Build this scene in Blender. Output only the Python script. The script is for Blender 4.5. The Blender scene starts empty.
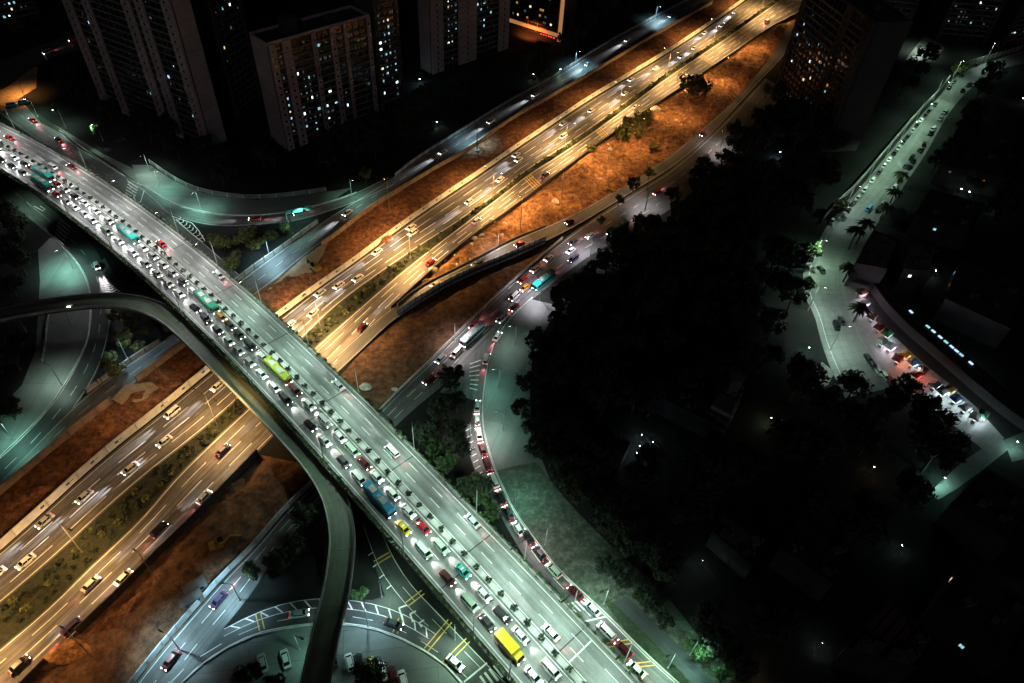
import bpy, math, random
from mathutils import Vector, Matrix, geometry
from bpy_extras.object_utils import world_to_camera_view
random.seed(7)
S = bpy.context.scene
COL = S.collection
R_ = math.radians

# ------------------------------------------------------------------ camera
W, H = 1024, 683
FPX, NADIR, CAMZ = 700.0, (465.0, 1040.0), 165.0
K_ = CAMZ / 125.0        # sizes below were first laid out from a height of 125 m
_n = Vector((NADIR[0] - W / 2, NADIR[1] - H / 2, FPX)).normalized()   # straight down, in camera axes (right, down, forward)
_Y = (Vector((0, 0, 1)) - _n * _n.z).normalized()
_Z = -_n
_X = _Y.cross(_Z)
_Rm = Matrix((_X, _Y, _Z))
cam = bpy.data.cameras.new('camera')
cam.sensor_width = 36.0
cam.lens = FPX / W * 36.0
cam.clip_start = 1.0
cam.clip_end = 5000.0
camo = bpy.data.objects.new('camera', cam)
COL.objects.link(camo)
_r, _d, _f = _Rm.col[0], _Rm.col[1], _Rm.col[2]
camo.matrix_world = Matrix(((_r.x, -_d.x, -_f.x, 0), (_r.y, -_d.y, -_f.y, 0), (_r.z, -_d.z, -_f.z, CAMZ), (0, 0, 0, 1)))
S.camera = camo

# ------------------------------------------------------------------ night sky, faint city glow, exposure
SKY, GLOW = 0.0006, 0.034
world = bpy.data.worlds.new('World')
S.world = world
world.use_nodes = True
wn = world.node_tree
sky = wn.nodes.new('ShaderNodeTexSky')
sky.sky_type = 'NISHITA'
sky.sun_disc = False
sky.sun_elevation = R_(24)
sky.sun_rotation = R_(172)
wn.nodes['Background'].inputs['Strength'].default_value = SKY
wn.links.new(sky.outputs['Color'], wn.nodes['Background'].inputs['Color'])
sun = bpy.data.lights.new('moon_glow', 'SUN')
sun.energy = GLOW
sun.color = (1.0, 0.80, 0.84)
sun.angle = R_(4)
suno = bpy.data.objects.new('moon_glow', sun)
COL.objects.link(suno)
suno.rotation_euler = (R_(66), 0, R_(8))
S.view_settings.view_transform = 'Standard'
S.view_settings.look = 'None'
S.view_settings.exposure = 1.1
S.view_settings.gamma = 1.0
S.cycles.max_bounces = 4
S.cycles.diffuse_bounces = 2
S.cycles.glossy_bounces = 2
S.cycles.sample_clamp_indirect = 2.0
S.cycles.use_light_tree = True

# ------------------------------------------------------------------ helpers: where things stand
def P(u, v, z=0.0):
    """the point of the plane z that the photograph shows at (u, v)"""
    d = _Rm @ Vector((u - W / 2, v - H / 2, FPX))
    t = (z - CAMZ) / d.z
    return Vector((d.x * t, d.y * t, z))
def PL(pts, z=0.0):
    return [P(p[0], p[1], z) for p in pts]
def smooth(pts, it=2):
    for _ in range(it):
        q = [pts[0]]
        for a, b in zip(pts[:-1], pts[1:]):
            q += [a.lerp(b, .25), a.lerp(b, .75)]
        q.append(pts[-1])
        pts = q
    return pts
def resample(pts, n):
    L = [0.0]
    for a, b in zip(pts[:-1], pts[1:]):
        L.append(L[-1] + (b - a).length)
    out, j = [], 0
    for i in range(n):
        t = L[-1] * i / (n - 1)
        while j < len(L) - 2 and L[j + 1] < t:
            j += 1
        k = (t - L[j]) / max(1e-6, L[j + 1] - L[j])
        out.append(pts[j].lerp(pts[j + 1], min(1, max(0, k))))
    return out
def plen(pts):
    return sum((b - a).length for a, b in zip(pts[:-1], pts[1:]))
def tall(base, top):
    """height of a vertical edge seen from base pixel to top pixel"""
    g = P(*base)
    return min((i * .25 for i in range(8, 700)), key=lambda z: (P(top[0], top[1], z).xy - g.xy).length)

# ------------------------------------------------------------------ helpers: materials
def new_mat(name):
    m = bpy.data.materials.new(name)
    m.use_nodes = True
    return m, m.node_tree.nodes, m.node_tree.links, m.node_tree.nodes['Principled BSDF']
def plain(name, col, rough=.6, metal=0.0, vary=.12, scale=1.5):
    m, N, K, b = new_mat(name)
    b.inputs['Roughness'].default_value = rough
    b.inputs['Metallic'].default_value = metal
    tc = N.new('ShaderNodeTexCoord')
    nz = N.new('ShaderNodeTexNoise')
    nz.inputs['Scale'].default_value = scale
    nz.inputs['Detail'].default_value = 6
    K.new(tc.outputs['Object'], nz.inputs['Vector'])
    r = N.new('ShaderNodeValToRGB')
    r.color_ramp.elements[0].position = .3
    r.color_ramp.elements[1].position = .7
    r.color_ramp.elements[0].color = (*[c * (1 - vary * 2) for c in col], 1)
    r.color_ramp.elements[1].color = (*[min(1, c * (1 + vary * 2)) for c in col], 1)
    K.new(nz.outputs['Fac'], r.inputs['Fac'])
    K.new(r.outputs['Color'], b.inputs['Base Color'])
    return m
def glow(name, col, strength, sample=False):
    m, N, K, b = new_mat(name)
    b.inputs['Base Color'].default_value = (*[c * .6 for c in col], 1)
    b.inputs['Emission Color'].default_value = (*col, 1)
    b.inputs['Emission Strength'].default_value = strength
    if not sample:
        m.cycles.emission_sampling = 'NONE'
    return m
def road_mat(name, dark, light, streak=1.0, across=1.1, seam=None, rough=.55):
    """asphalt or concrete with traffic light trails painted in as long pale streaks; UV is in metres, x across the road and y along it"""
    m, N, K, b = new_mat(name)
    b.inputs['Roughness'].default_value = rough
    uv = N.new('ShaderNodeUVMap')
    def mapped(sx, sy):
        mp = N.new('ShaderNodeMapping')
        mp.inputs['Scale'].default_value = (sx, sy, 1)
        K.new(uv.outputs['UV'], mp.inputs['Vector'])
        return mp.outputs['Vector']
    def noise(vec, detail=4, rgh=.6):
        n = N.new('ShaderNodeTexNoise')
        n.inputs['Scale'].default_value = 1.0
        n.inputs['Detail'].default_value = detail
        n.inputs['Roughness'].default_value = rgh
        K.new(vec, n.inputs['Vector'])
        return n.outputs['Fac']
    def mth(op, a, bb):
        n = N.new('ShaderNodeMath')
        n.operation = op
        for i, x in enumerate((a, bb)):
            if isinstance(x, (int, float)):
                n.inputs[i].default_value = x
            else:
                K.new(x, n.inputs[i])
        return n.outputs[0]
    trail_streaks = noise(mapped(across, .012), 5, .65)  # lengthwise pale streaks: light trails put into the surface colour
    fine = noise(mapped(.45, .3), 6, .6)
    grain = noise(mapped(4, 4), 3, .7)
    v = mth('ADD', mth('MULTIPLY', trail_streaks, .62 * streak), mth('MULTIPLY', fine, .3))
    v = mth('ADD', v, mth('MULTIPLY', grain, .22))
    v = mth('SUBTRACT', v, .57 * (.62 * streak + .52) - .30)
    if seam:
        br = N.new('ShaderNodeTexBrick')
        br.inputs['Scale'].default_value = 1.0
        br.inputs['Mortar Size'].default_value = .05
        br.inputs['Brick Width'].default_value = seam[0]
        br.inputs['Row Height'].default_value = seam[1]
        br.inputs['Color1'].default_value = (1, 1, 1, 1)
        br.inputs['Color2'].default_value = (.86, .86, .86, 1)
        br.inputs['Mortar'].default_value = (.35, .35, .35, 1)
        br.offset = 0
        K.new(uv.outputs['UV'], br.inputs['Vector'])
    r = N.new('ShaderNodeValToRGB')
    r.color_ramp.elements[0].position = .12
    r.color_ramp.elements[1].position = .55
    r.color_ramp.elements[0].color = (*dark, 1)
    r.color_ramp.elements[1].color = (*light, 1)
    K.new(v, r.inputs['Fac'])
    out = r.outputs['Color']
    if seam:
        mx = N.new('ShaderNodeMix')
        mx.data_type = 'RGBA'
        mx.blend_type = 'MULTIPLY'
        mx.inputs['Factor'].default_value = 1
        K.new(out, mx.inputs['A'])
        K.new(br.outputs['Color'], mx.inputs['B'])
        out = mx.outputs['Result']
    K.new(out, b.inputs['Base Color'])
    bp = N.new('ShaderNodeBump')
    bp.inputs['Strength'].default_value = .25
    bp.inputs['Distance'].default_value = .02
    K.new(grain, bp.inputs['Height'])
    K.new(bp.outputs['Normal'], b.inputs['Normal'])
    return m
def dirt_mat(name, c1, c2, c3, scale=.35):
    m, N, K, b = new_mat(name)
    b.inputs['Roughness'].default_value = .95
    tc = N.new('ShaderNodeTexCoord')
    n1 = N.new('ShaderNodeTexNoise')
    n1.inputs['Scale'].default_value = scale
    n1.inputs['Detail'].default_value = 9
    n1.inputs['Roughness'].default_value = .74
    n1.inputs['Distortion'].default_value = .15
    K.new(tc.outputs['Object'], n1.inputs['Vector'])
    r = N.new('ShaderNodeValToRGB')
    e = r.color_ramp.elements
    e[0].position, e[0].color = .34, (*c1, 1)
    e[1].position, e[1].color = .66, (*c3, 1)
    x = e.new(.5)
    x.color = (*c2, 1)
    K.new(n1.outputs['Fac'], r.inputs['Fac'])
    K.new(r.outputs['Color'], b.inputs['Base Color'])
    bp = N.new('ShaderNodeBump')
    bp.inputs['Strength'].default_value = .9
    bp.inputs['Distance'].default_value = .5
    K.new(n1.outputs['Fac'], bp.inputs['Height'])
    K.new(bp.outputs['Normal'], b.inputs['Normal'])
    return m
def paint_mat():
    m, N, K, b = new_mat('car_paint')
    oi = N.new('ShaderNodeObjectInfo')
    K.new(oi.outputs['Color'], b.inputs['Base Color'])
    b.inputs['Roughness'].default_value = .35
    b.inputs['Metallic'].default_value = .15
    b.inputs['Coat Weight'].default_value = .4
    return m
M = {}
M['ground'] = dirt_mat('dark_ground', (.0015, .002, .0015), (.003, .004, .003), (.007, .008, .006), .08)
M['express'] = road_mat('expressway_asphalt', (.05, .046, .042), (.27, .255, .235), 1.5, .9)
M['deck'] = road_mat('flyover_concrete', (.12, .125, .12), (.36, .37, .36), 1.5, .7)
M['ramp'] = road_mat('ramp_concrete', (.12, .15, .105), (.29, .34, .25), 1.1, .6, (60, 14))
M['street'] = road_mat('street_asphalt', (.028, .032, .034), (.085, .09, .092), .9, .8)
M['street_pale'] = road_mat('worn_street_asphalt', (.06, .065, .065), (.20, .20, .20), 1.0, .8)
M['market_ground'] = road_mat('market_pavement', (.12, .12, .12), (.30, .30, .29), .5, .8, (3.0, 3.0))
M['plaza'] = road_mat('plaza_pavement', (.11, .12, .115), (.25, .26, .25), .5, .35, (5.5, 21))
M['walk'] = road_mat('pavement_blocks', (.08, .085, .08), (.2, .21, .2), .3, .5, (2.0, 2.0))
M['white_line'] = plain('white_road_paint', (.72, .72, .70), .6, 0, .1, .6)
M['yellow_line'] = plain('yellow_road_paint', (.62, .42, .07), .6, 0, .1, .6)
M['dirt'] = dirt_mat('orange_construction_dirt', (.035, .016, .009), (.24, .105, .040), (.50, .28, .12), .5)
M['dirt_red'] = dirt_mat('red_construction_dirt', (.03, .013, .008), (.16, .065, .030), (.34, .16, .075), .5)
M['dirt_dim'] = dirt_mat('brown_bare_soil', (.025, .013, .008), (.11, .052, .027), (.22, .115, .06), .4)
M['sand'] = dirt_mat('pale_sand', (.25, .19, .12), (.36, .29, .19), (.46, .38, .27), .5)
M['grass'] = dirt_mat('rough_grass', (.010, .018, .009), (.020, .034, .016), (.04, .055, .026), .7)
M['concrete'] = plain('grey_concrete', (.26, .26, .25), .85, 0, .12, .5)
M['concrete_dark'] = plain('stained_concrete', (.12, .12, .115), .85, 0, .2, .4)
M['kerb'] = plain('pale_kerb_stone', (.42, .43, .41), .8, 0, .12, .5)
M['white_panel'] = plain('white_hoarding_panel', (.66, .63, .56), .6, 0, .08, .5)
M['tan_panel'] = plain('tan_hoarding_panel', (.42, .33, .25), .7, 0, .12, .5)
M['blue_panel'] = plain('pale_blue_hoarding_panel', (.48, .56, .60), .6, 0, .1, .5)
M['dark_panel'] = plain('dark_hoarding_panel', (.035, .034, .032), .7, 0, .2, .5)
M['mark'] = plain('printed_dark_mark', (.05, .05, .055), .7)
M['steel'] = plain('galvanised_steel', (.40, .41, .41), .45, .5, .08, 2)
M['steel_dark'] = plain('dark_steel', (.05, .05, .055), .5, .4, .1, 2)
M['leaf'] = plain('green_leaf', (.045, .085, .022), .7, 0, .3, .6)
M['leaf_dark'] = plain('dark_green_leaf', (.020, .030, .014), .8, 0, .3, .6)
M['leaf_olive'] = plain('olive_leaf', (.10, .11, .025), .7, 0, .3, .8)
M['bark'] = plain('bark', (.06, .045, .032), .9, 0, .2, 3)
M['stone'] = plain('pale_rubble', (.50, .46, .40), .85, 0, .2, 1.0)
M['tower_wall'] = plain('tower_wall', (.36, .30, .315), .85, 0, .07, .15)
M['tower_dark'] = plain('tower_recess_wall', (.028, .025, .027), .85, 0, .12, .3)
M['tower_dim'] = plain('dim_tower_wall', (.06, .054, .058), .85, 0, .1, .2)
M['roof_dark'] = plain('dark_roofing', (.028, .028, .03), .9, 0, .25, .3)
M['roof_grey'] = plain('grey_roofing', (.10, .10, .105), .9, 0, .15, .3)
M['roof_rust'] = plain('rust_brown_roofing', (.10, .055, .04), .9, 0, .2, .3)
M['glass'] = plain('dark_glass', (.012, .014, .018), .12, 0, .1, 1)
M['tyre'] = plain('tyre_rubber', (.015, .015, .015), .85)
M['rim'] = plain('wheel_rim', (.35, .35, .36), .35, .8)
M['paint'] = paint_mat()
M['head'] = glow('headlight_glow', (1, .97, .92), 14)
M['tail'] = glow('tail_light_glow', (1, .05, .04), 3)
M['lamp_warm'] = glow('sodium_lens', (1, .66, .3), 22)
M['lamp_white'] = glow('white_lamp_lens', (.9, 1, .95), 22)
M['win_white'] = glow('cool_white_window', (.72, .95, 1), 1.8)
M['win_teal'] = glow('teal_window', (.32, .70, .78), .5)
M['win_blue'] = glow('pale_blue_window', (.45, .62, .9), .7)
M['win_warm'] = glow('warm_window', (1, .74, .38), .7)
M['win_orange'] = glow('orange_window', (1, .45, .14), .24)
M['win_dim'] = glow('dim_window', (.38, .42, .48), .07)

# ------------------------------------------------------------------ helpers: meshes and things
class MB:
    def __init__(s):
        s.v, s.f, s.m, s.uv = [], [], [], {}
    def face(s, pts, mi=0, uv=None):
        b = len(s.v)
        s.v += [tuple(p) for p in pts]
        s.f.append(tuple(range(b, b + len(pts))))
        s.m.append(mi)
        if uv:
            s.uv[len(s.f) - 1] = uv
    def mesh(s, verts, faces, mi=0):
        b = len(s.v)
        s.v += [tuple(p) for p in verts]
        for f in faces:
            s.f.append(tuple(i + b for i in f))
            s.m.append(mi)
    def box(s, c, size, mi=0, rot=0.0, taper=1.0):
        x, y, z = (k / 2 for k in size)
        ca, sa = math.cos(rot), math.sin(rot)
        vs = []
        for dz in (-z, z):
            k = taper if dz > 0 else 1.0
            for dx, dy in ((-x, -y), (x, -y), (x, y), (-x, y)):
                dx, dy = dx * k, dy * k
                vs.append((c[0] + dx * ca - dy * sa, c[1] + dx * sa + dy * ca, c[2] + dz))
        s.mesh(vs, [(3, 2, 1, 0), (4, 5, 6, 7), (0, 1, 5, 4), (1, 2, 6, 5), (2, 3, 7, 6), (3, 0, 4, 7)], mi)
    def tube(s, a, b, r1, r2=None, n=8, mi=0):
        r2 = r1 if r2 is None else r2
        a, b = Vector(a), Vector(b)
        d = (b - a).normalized()
        u = d.orthogonal().normalized()
        w = d.cross(u)
        vs = []
        for c, r in ((a, r1), (b, r2)):
            for i in range(n):
                t = 2 * math.pi * i / n
                vs.append(c + (u * math.cos(t) + w * math.sin(t)) * r)
        fs = [(i, (i + 1) % n, n + (i + 1) % n, n + i) for i in range(n)]
        s.mesh(vs, fs + [tuple(range(n - 1, -1, -1)), tuple(range(n, 2 * n))], mi)
    def loft(s, rings, mi=0):
        n = len(rings[0])
        vs = [p for r in rings for p in r]
        fs = []
        for k in range(len(rings) - 1):
            for i in range(n):
                j = (i + 1) % n
                fs.append((k * n + i, k * n + j, (k + 1) * n + j, (k + 1) * n + i))
        fs += [tuple(range(n - 1, -1, -1)), tuple(range((len(rings) - 1) * n, len(rings) * n))]
        s.mesh(vs, fs, mi)
    def data(s, name, mats, origin=(0, 0, 0), flat=True):
        me = bpy.data.meshes.new(name)
        o = Vector(origin)
        me.from_pydata([tuple(Vector(v) - o) for v in s.v], [], s.f)
        for m in (mats if isinstance(mats, (list, tuple)) else [mats]):
            me.materials.append(m)
        for p, mi in zip(me.polygons, s.m):
            p.material_index = mi
            p.use_smooth = not flat
        if s.uv:
            l = me.uv_layers.new(name='UVMap')
            for fi, uvs in s.uv.items():
                for li, q in zip(me.polygons[fi].loop_indices, uvs):
                    l.data[li].uv = q
        me.update()
        return me
    def build(s, name, mats, parent=None, origin=(0, 0, 0), flat=True):
        return link(name, s.data(name, mats, origin, flat), parent, (0, 0, 0) if parent else origin)
def link(name, data, parent=None, loc=(0, 0, 0), rz=0.0):
    o = bpy.data.objects.new(name, data)
    COL.objects.link(o)
    o.location = loc
    o.rotation_euler = (0, 0, rz)
    if parent:
        o.parent = parent
    return o
def tag(o, label, cat, group=None):
    o['label'], o['category'] = label, cat
    if group:
        o['group'] = group
    return o
def thing(name, label, cat, loc=(0, 0, 0), rz=0.0, group=None):
    return tag(link(name, None, None, loc, rz), label, cat, group)
def copy_tree(o, parent=None):
    c = o.copy()
    COL.objects.link(c)
    if parent:
        c.parent = parent
    for ch in list(o.children):
        copy_tree(ch, c)
    return c
ORD = 'first second third fourth fifth sixth seventh eighth ninth tenth eleventh twelfth thirteenth fourteenth fifteenth sixteenth seventeenth eighteenth nineteenth twentieth'.split()
def nth(i):
    return ORD[i] if i < len(ORD) else 'twenty-' + ORD[i - 20]
def ordinal(i):
    tens = ['', 'twenty-', 'thirty-', 'forty-', 'fifty-']
    if i < 20: return ORD[i]
    t, u = (i + 1) // 10 - 1, (i + 1) % 10
    return ['', 'twentieth', 'thirtieth', 'fortieth', 'fiftieth'][t] if u == 0 else tens[t] + ORD[u - 1]
def struct(o):
    o['kind'] = 'structure'
    return o

# ------------------------------------------------------------------ roads as strips between two edges
class Strip:
    def __init__(s, L, R, z=0.0, n=None, zf=None, it=2):
        Lw, Rw = smooth(PL(L), it), smooth(PL(R), it)
        if zf:
            Lw = smooth([P(u, v, zf(u, v)) for u, v in L], it)
            Rw = smooth([P(u, v, zf(u, v)) for u, v in R], it)
        elif z > .5:
            Lw, Rw = smooth(PL(L, z), it), smooth(PL(R, z), it)
        n = n or max(8, int(plen(Lw) / 4))
        s.L, s.R = resample(Lw, n), resample(Rw, n)
        if not zf:
            for p in s.L + s.R:
                p.z = z
        s.finish()
    def finish(s):
        s.n = len(s.L)
        c = [a.lerp(b, .5) for a, b in zip(s.L, s.R)]
        s.s = [0.0]
        for a, b in zip(c[:-1], c[1:]):
            s.s.append(s.s[-1] + (b - a).length)
        s.len = s.s[-1]
        s.w = sum((a - b).length for a, b in zip(s.L, s.R)) / s.n
    def at(s, t, d):
        d = max(0, min(s.len - 1e-4, d))
        j = 0
        lo, hi = 0, s.n - 2
        while lo < hi:
            m = (lo + hi + 1) // 2
            if s.s[m] <= d:
                lo = m
            else:
                hi = m - 1
        j = lo
        k = (d - s.s[j]) / max(1e-6, s.s[j + 1] - s.s[j])
        return s.L[j].lerp(s.L[j + 1], k).lerp(s.R[j].lerp(s.R[j + 1], k), t)
    def dir(s, t, d):
        a, b = s.at(t, d - 2), s.at(t, d + 2)
        return (b - a).normalized()
    def near(s, u, v, z=None):
        zz = s.L[0].z if z is None else z
        q = P(u, v, zz)
        best = None
        for i in range(0, int(s.len * 2)):
            d = i / 2
            e = (s.at(.5, d).xy - q.xy).length
            if best is None or e < best[0]:
                best = (e, d)
        d = best[1]
        a, b = s.at(0, d), s.at(1, d)
        t = (q - a).dot(b - a) / (b - a).dot(b - a)
        return t, d
    def sheet(s, name, mat, dz=0.0, cols=4):
        mb = MB()
        vs, uvs = [], []
        for i in range(s.n):
            for k in range(cols + 1):
                p = s.L[i].lerp(s.R[i], k / cols)
                vs.append((p.x, p.y, p.z + dz))
                uvs.append((k / cols * s.w, s.s[i]))
        c = cols + 1
        for i in range(s.n - 1):
            for k in range(cols):
                q = (i * c + k, i * c + k + 1, (i + 1) * c + k + 1, (i + 1) * c + k)
                if ((Vector(vs[q[1]]) - Vector(vs[q[0]])).cross(Vector(vs[q[3]]) - Vector(vs[q[0]]))).z < 0:
                    q = q[::-1]
                mb.face([vs[x] for x in q], 0, [uvs[x] for x in q])
        return mb.build(name, mat)
    def band(s, mb, t, width, a, b, dz, mi=0, step=4.0):
        """a painted band along the road at fraction t across, from a to b metres"""
        n = max(1, int((b - a) / step))
        hw = width / 2
        pr = None
        for i in range(n + 1):
            d = a + (b - a) * i / n
            p = s.at(t, d)
            q = s.at(1, d) - s.at(0, d)
            q.z = 0
            q.normalize()
            up = Vector((0, 0, dz))
            cu = (p - q * hw + up, p + q * hw + up)
            if pr:
                f = [pr[0], pr[1], cu[1], cu[0]]
                if (f[1] - f[0]).cross(f[3] - f[0]).z < 0:
                    f = f[::-1]
                mb.face(f, mi)
            pr = cu
    def dashes(s, mb, t, width, dash, gap, dz, mi=0, a=0, b=None, off=0):
        d = a + off
        b = b or s.len
        while d + dash < b:
            s.band(mb, t, width, d, d + dash, dz, mi)
            d += dash + gap
    def cross(s, mb, t0, t1, d, thick, dz, mi=0):
        p0, p1 = s.at(t0, d), s.at(t1, d)
        q = s.dir(.5, d)
        q.z = 0
        up = Vector((0, 0, dz))
        f = [p0 - q * thick / 2 + up, p1 - q * thick / 2 + up, p1 + q * thick / 2 + up, p0 + q * thick / 2 + up]
        if (f[1] - f[0]).cross(f[3] - f[0]).z < 0:
            f = f[::-1]
        mb.face(f, mi)
def patch(name, poly, z, mat, step=2.5, hf=None, dirv=None):
    """a filled outline, gridded inside so that it can be uneven"""
    pts = [P(u, v).xy for u, v in poly]
    n = len(pts)
    def inside(q):
        c = False
        for i in range(n):
            a, b = pts[i], pts[i - 1]
            if (a.y > q.y) != (b.y > q.y) and q.x < (b.x - a.x) * (q.y - a.y) / (b.y - a.y) + a.x:
                c = not c
        return c
    def edge(q):
        return min((geometry.intersect_point_line(q, a, b)[0].xy - q).length if 0 <= geometry.intersect_point_line(q, a, b)[1] <= 1 else min((a - q).length, (b - q).length) for a, b in zip(pts, pts[1:] + pts[:1]))
    vs = list(pts)
    es = [(i, (i + 1) % n) for i in range(n)]
    x0, x1 = min(p.x for p in pts), max(p.x for p in pts)
    y0, y1 = min(p.y for p in pts), max(p.y for p in pts)
    if hf:
        x = x0
        while x < x1:
            y = y0
            while y < y1:
                q = Vector((x + random.uniform(-.3, .3) * step, y + random.uniform(-.3, .3) * step))
                if inside(q) and edge(q) > step * .4:
                    vs.append(q)
                y += step
            x += step
    r = geometry.delaunay_2d_cdt(vs, es, [], 1, 1e-4)
    ov, of = r[0], r[2]
    mb = MB()
    dv = dirv or Vector((0, 1))
    pv = Vector((dv.y, -dv.x))
    hs = {}
    for f in of:
        c = sum((ov[i] for i in f), Vector((0, 0))) / len(f)
        if not inside(c):
            continue
        p3 = []
        for i in f:
            if i not in hs:
                hs[i] = hf(ov[i], edge(ov[i])) if hf else 0.0
            p3.append(Vector((ov[i].x, ov[i].y, z + hs[i])))
        if (p3[1] - p3[0]).cross(p3[2] - p3[0]).z < 0:
            p3 = p3[::-1]
        mb.face(p3, 0, [(p.xy.dot(pv), p.xy.dot(dv)) for p in p3])
    # weld for smooth shading
    o = mb.build(name, mat, flat=False)
    import bmesh
    bm = bmesh.new()
    bm.from_mesh(o.data)
    bmesh.ops.remove_doubles(bm, verts=bm.verts, dist=.001)
    bm.to_mesh(o.data)
    bm.free()
    return o
def mounds(seed, amp, rough=.5):
    from mathutils import noise as mn
    off = Vector((seed * 17.3, seed * 5.1, 0))
    def f(q, e):
        p = Vector((q.x, q.y, 0))
        k = min(1, e / 5.0)
        h = mn.fractal(p * .055 + off, 1, 2, 5) * amp + mn.fractal(p * .3 + off, 1, 2, 4) * rough * .7 + abs(mn.noise(p * .16 + off)) * amp * .6
        return max(.0, (h + amp * .45) * k)
    return f
def wall(name, label, pts, height, thick, mats, z=0.0, post=6.0, panel=None, cap=None, marks=0, group=None, it=1, cat='barrier'):
    """an upright barrier along a line on the ground, with posts, cap and printed marks"""
    height *= 1.2; post *= K_
    w = smooth(PL(pts, z), it)
    w = resample(w, max(3, int(plen(w) / 5)))
    n = len(w)
    org = w[n // 2].copy()
    nr = []
    for i in range(n):
        t = (w[min(n - 1, i + 1)] - w[max(0, i - 1)])
        nr.append(Vector((t.y, -t.x, 0)).normalized())
    root = thing(name, label, cat, org, 0, group)
    def run(mb, off0, off1, z0, z1, mi=0):
        vs = []
        for i in range(n):
            for o, zz in ((off0, z0), (off1, z0), (off1, z1), (off0, z1)):
                p = w[i] + nr[i] * o
                vs.append((p.x, p.y, p.z + zz))
        fs = []
        for i in range(n - 1):
            for k in range(4):
                j = (k + 1) % 4
                fs.append((i * 4 + k, i * 4 + j, (i + 1) * 4 + j, (i + 1) * 4 + k))
        fs += [(3, 2, 1, 0), tuple((n - 1) * 4 + k for k in range(4))]
        mb.mesh(vs, fs, mi)
    mb = MB()
    run(mb, -thick / 2, thick / 2, -.1, height)
    L = plen(w)
    k = int(L / post)
    for q in resample(w, max(2, k)):
        mb.box((q.x, q.y, q.z + height / 2), (thick + .16, thick + .16, height + .1), 1)
    if marks:
        sid = 1 if (Vector((0, 0, 0)) - org).dot(nr[n // 2]) > 0 else -1
        rs = resample(w, max(2, int(L / marks)))
        for a, b in zip(rs[:-1], rs[1:]):
            m_ = a.lerp(b, .5)
            t = (b - a).normalized()
            nn = Vector((t.y, -t.x, 0)) * sid
            c = m_ + nn * (thick / 2 + .012)
            ang = math.atan2(t.y, t.x)
            mb.box((c.x, c.y, c.z + height * .55), (1.1, .02, .7), 2, ang)
            c2 = c + t * 1.4
            mb.box((c2.x, c2.y, c2.z + height * .55), (.9, .02, .2), 2, ang)
    mb.build('panel', mats, root, org)
    if cap:
        cb = MB()
        run(cb, -thick / 2 - .08, thick / 2 + .08, height + .002, height + .14)
        cb.build('cap', cap, root, org)
    return root

# ================================================================== GROUND
gm = MB()
for i in range(24):
    for j in range(24):
        x, y = -1800 + i * 150, -900 + j * 150
        gm.face([(x, y, -.06), (x + 150, y, -.06), (x + 150, y + 150, -.06), (x, y + 150, -.06)])
struct(gm.build('ground', M['ground']))

# ================================================================== FLYOVER
import numpy as np
DZ = 10.2
Mpx = [(0, 142), (42, 171), (55, 176), (105, 211), (140, 236), (175, 263), (215, 298), (255, 333), (266, 347), (288, 369), (316, 399), (351, 437), (376, 464), (406, 494), (423, 513), (446, 537), (476, 567), (506, 599), (534, 632), (557, 654), (572, 674)]
mw = np.array([[*P(u, v, DZ).xy] for u, v in Mpx])
ax = (mw[-1] - mw[0]) / np.linalg.norm(mw[-1] - mw[0])
pe = np.array([-ax[1], ax[0]])
aa, bb = mw @ ax, mw @ pe
cf = np.polyfit(aa, bb, 3)
ga = np.arange(aa.min() - 60, aa.max() + 45, 4.0)
def axis_pt(a):
    ac = min(max(a, aa.min() - 15), aa.max() + 10)
    b = np.polyval(cf, ac) + np.polyval(np.polyder(cf), ac) * (a - ac)
    q = ax * a + pe * b
    return Vector((q[0], q[1], DZ))
axis = [axis_pt(a) for a in ga]
class Offs(Strip):
    def __init__(s, l, r, z):
        s.L, s.R = [], []
        for i, p in enumerate(axis):
            t = axis[min(len(axis) - 1, i + 1)] - axis[max(0, i - 1)]
            q = Vector((-t.y, t.x, 0)).normalized()     # to the upper right of the photograph
            s.L.append(Vector((p.x + q.x * l, p.y + q.y * l, z)))
            s.R.append(Vector((p.x + q.x * r, p.y + q.y * r, z)))
        s.finish()
WL, WR = -9.9, 8.9
full = Offs(WL - .5, WR + .5, DZ)
fly_jam = Offs(-.7, WL + .1, DZ)        # t = 0 at the median, 1 at the outer edge
fly_free = Offs(.7, WR - .1, DZ)
bridge = thing('flyover_bridge', 'long straight concrete flyover crossing over the expressway, jammed on its lower side', 'bridge', axis[len(axis) // 2] * 1.0)
bridge.location.z = 0
borg = bridge.location.copy()
def extrude(strip, z0, z1, mb, mi=0):
    rings = []
    for l, r in zip(strip.L, strip.R):
        rings.append([(l.x, l.y, z0), (r.x, r.y, z0), (r.x, r.y, z1), (l.x, l.y, z1)])
    mb.loft(rings, mi)
def under(strip, d, h):
    rings = []
    for l, r in zip(strip.L, strip.R):
        a, b = l.lerp(r, .18), l.lerp(r, .82)
        rings.append([(a.x, a.y, d), (b.x, b.y, d), (b.x, b.y, h), (a.x, a.y, h)])
    return rings
mb = MB(); extrude(full, DZ - .7, DZ - .005, mb); mb.loft(under(full, DZ - 1.9, DZ - .702)); mb.build('girder', M['concrete_dark'], bridge, borg)
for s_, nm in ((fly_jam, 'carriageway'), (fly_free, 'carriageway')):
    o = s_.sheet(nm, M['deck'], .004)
    o.parent = bridge
    o.location = -borg
for l, r in ((WL - .5, WL - .2), (WR + .2, WR + .5)):
    mb = MB(); extrude(Offs(l, r, DZ), DZ - .002, DZ + .95, mb); mb.build('parapet', M['concrete'], bridge, borg)
mb = MB(); extrude(Offs(-.7, .7, DZ), DZ - .002, DZ + .28, mb); mb.build('median_kerb', M['kerb'], bridge, borg)
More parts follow.
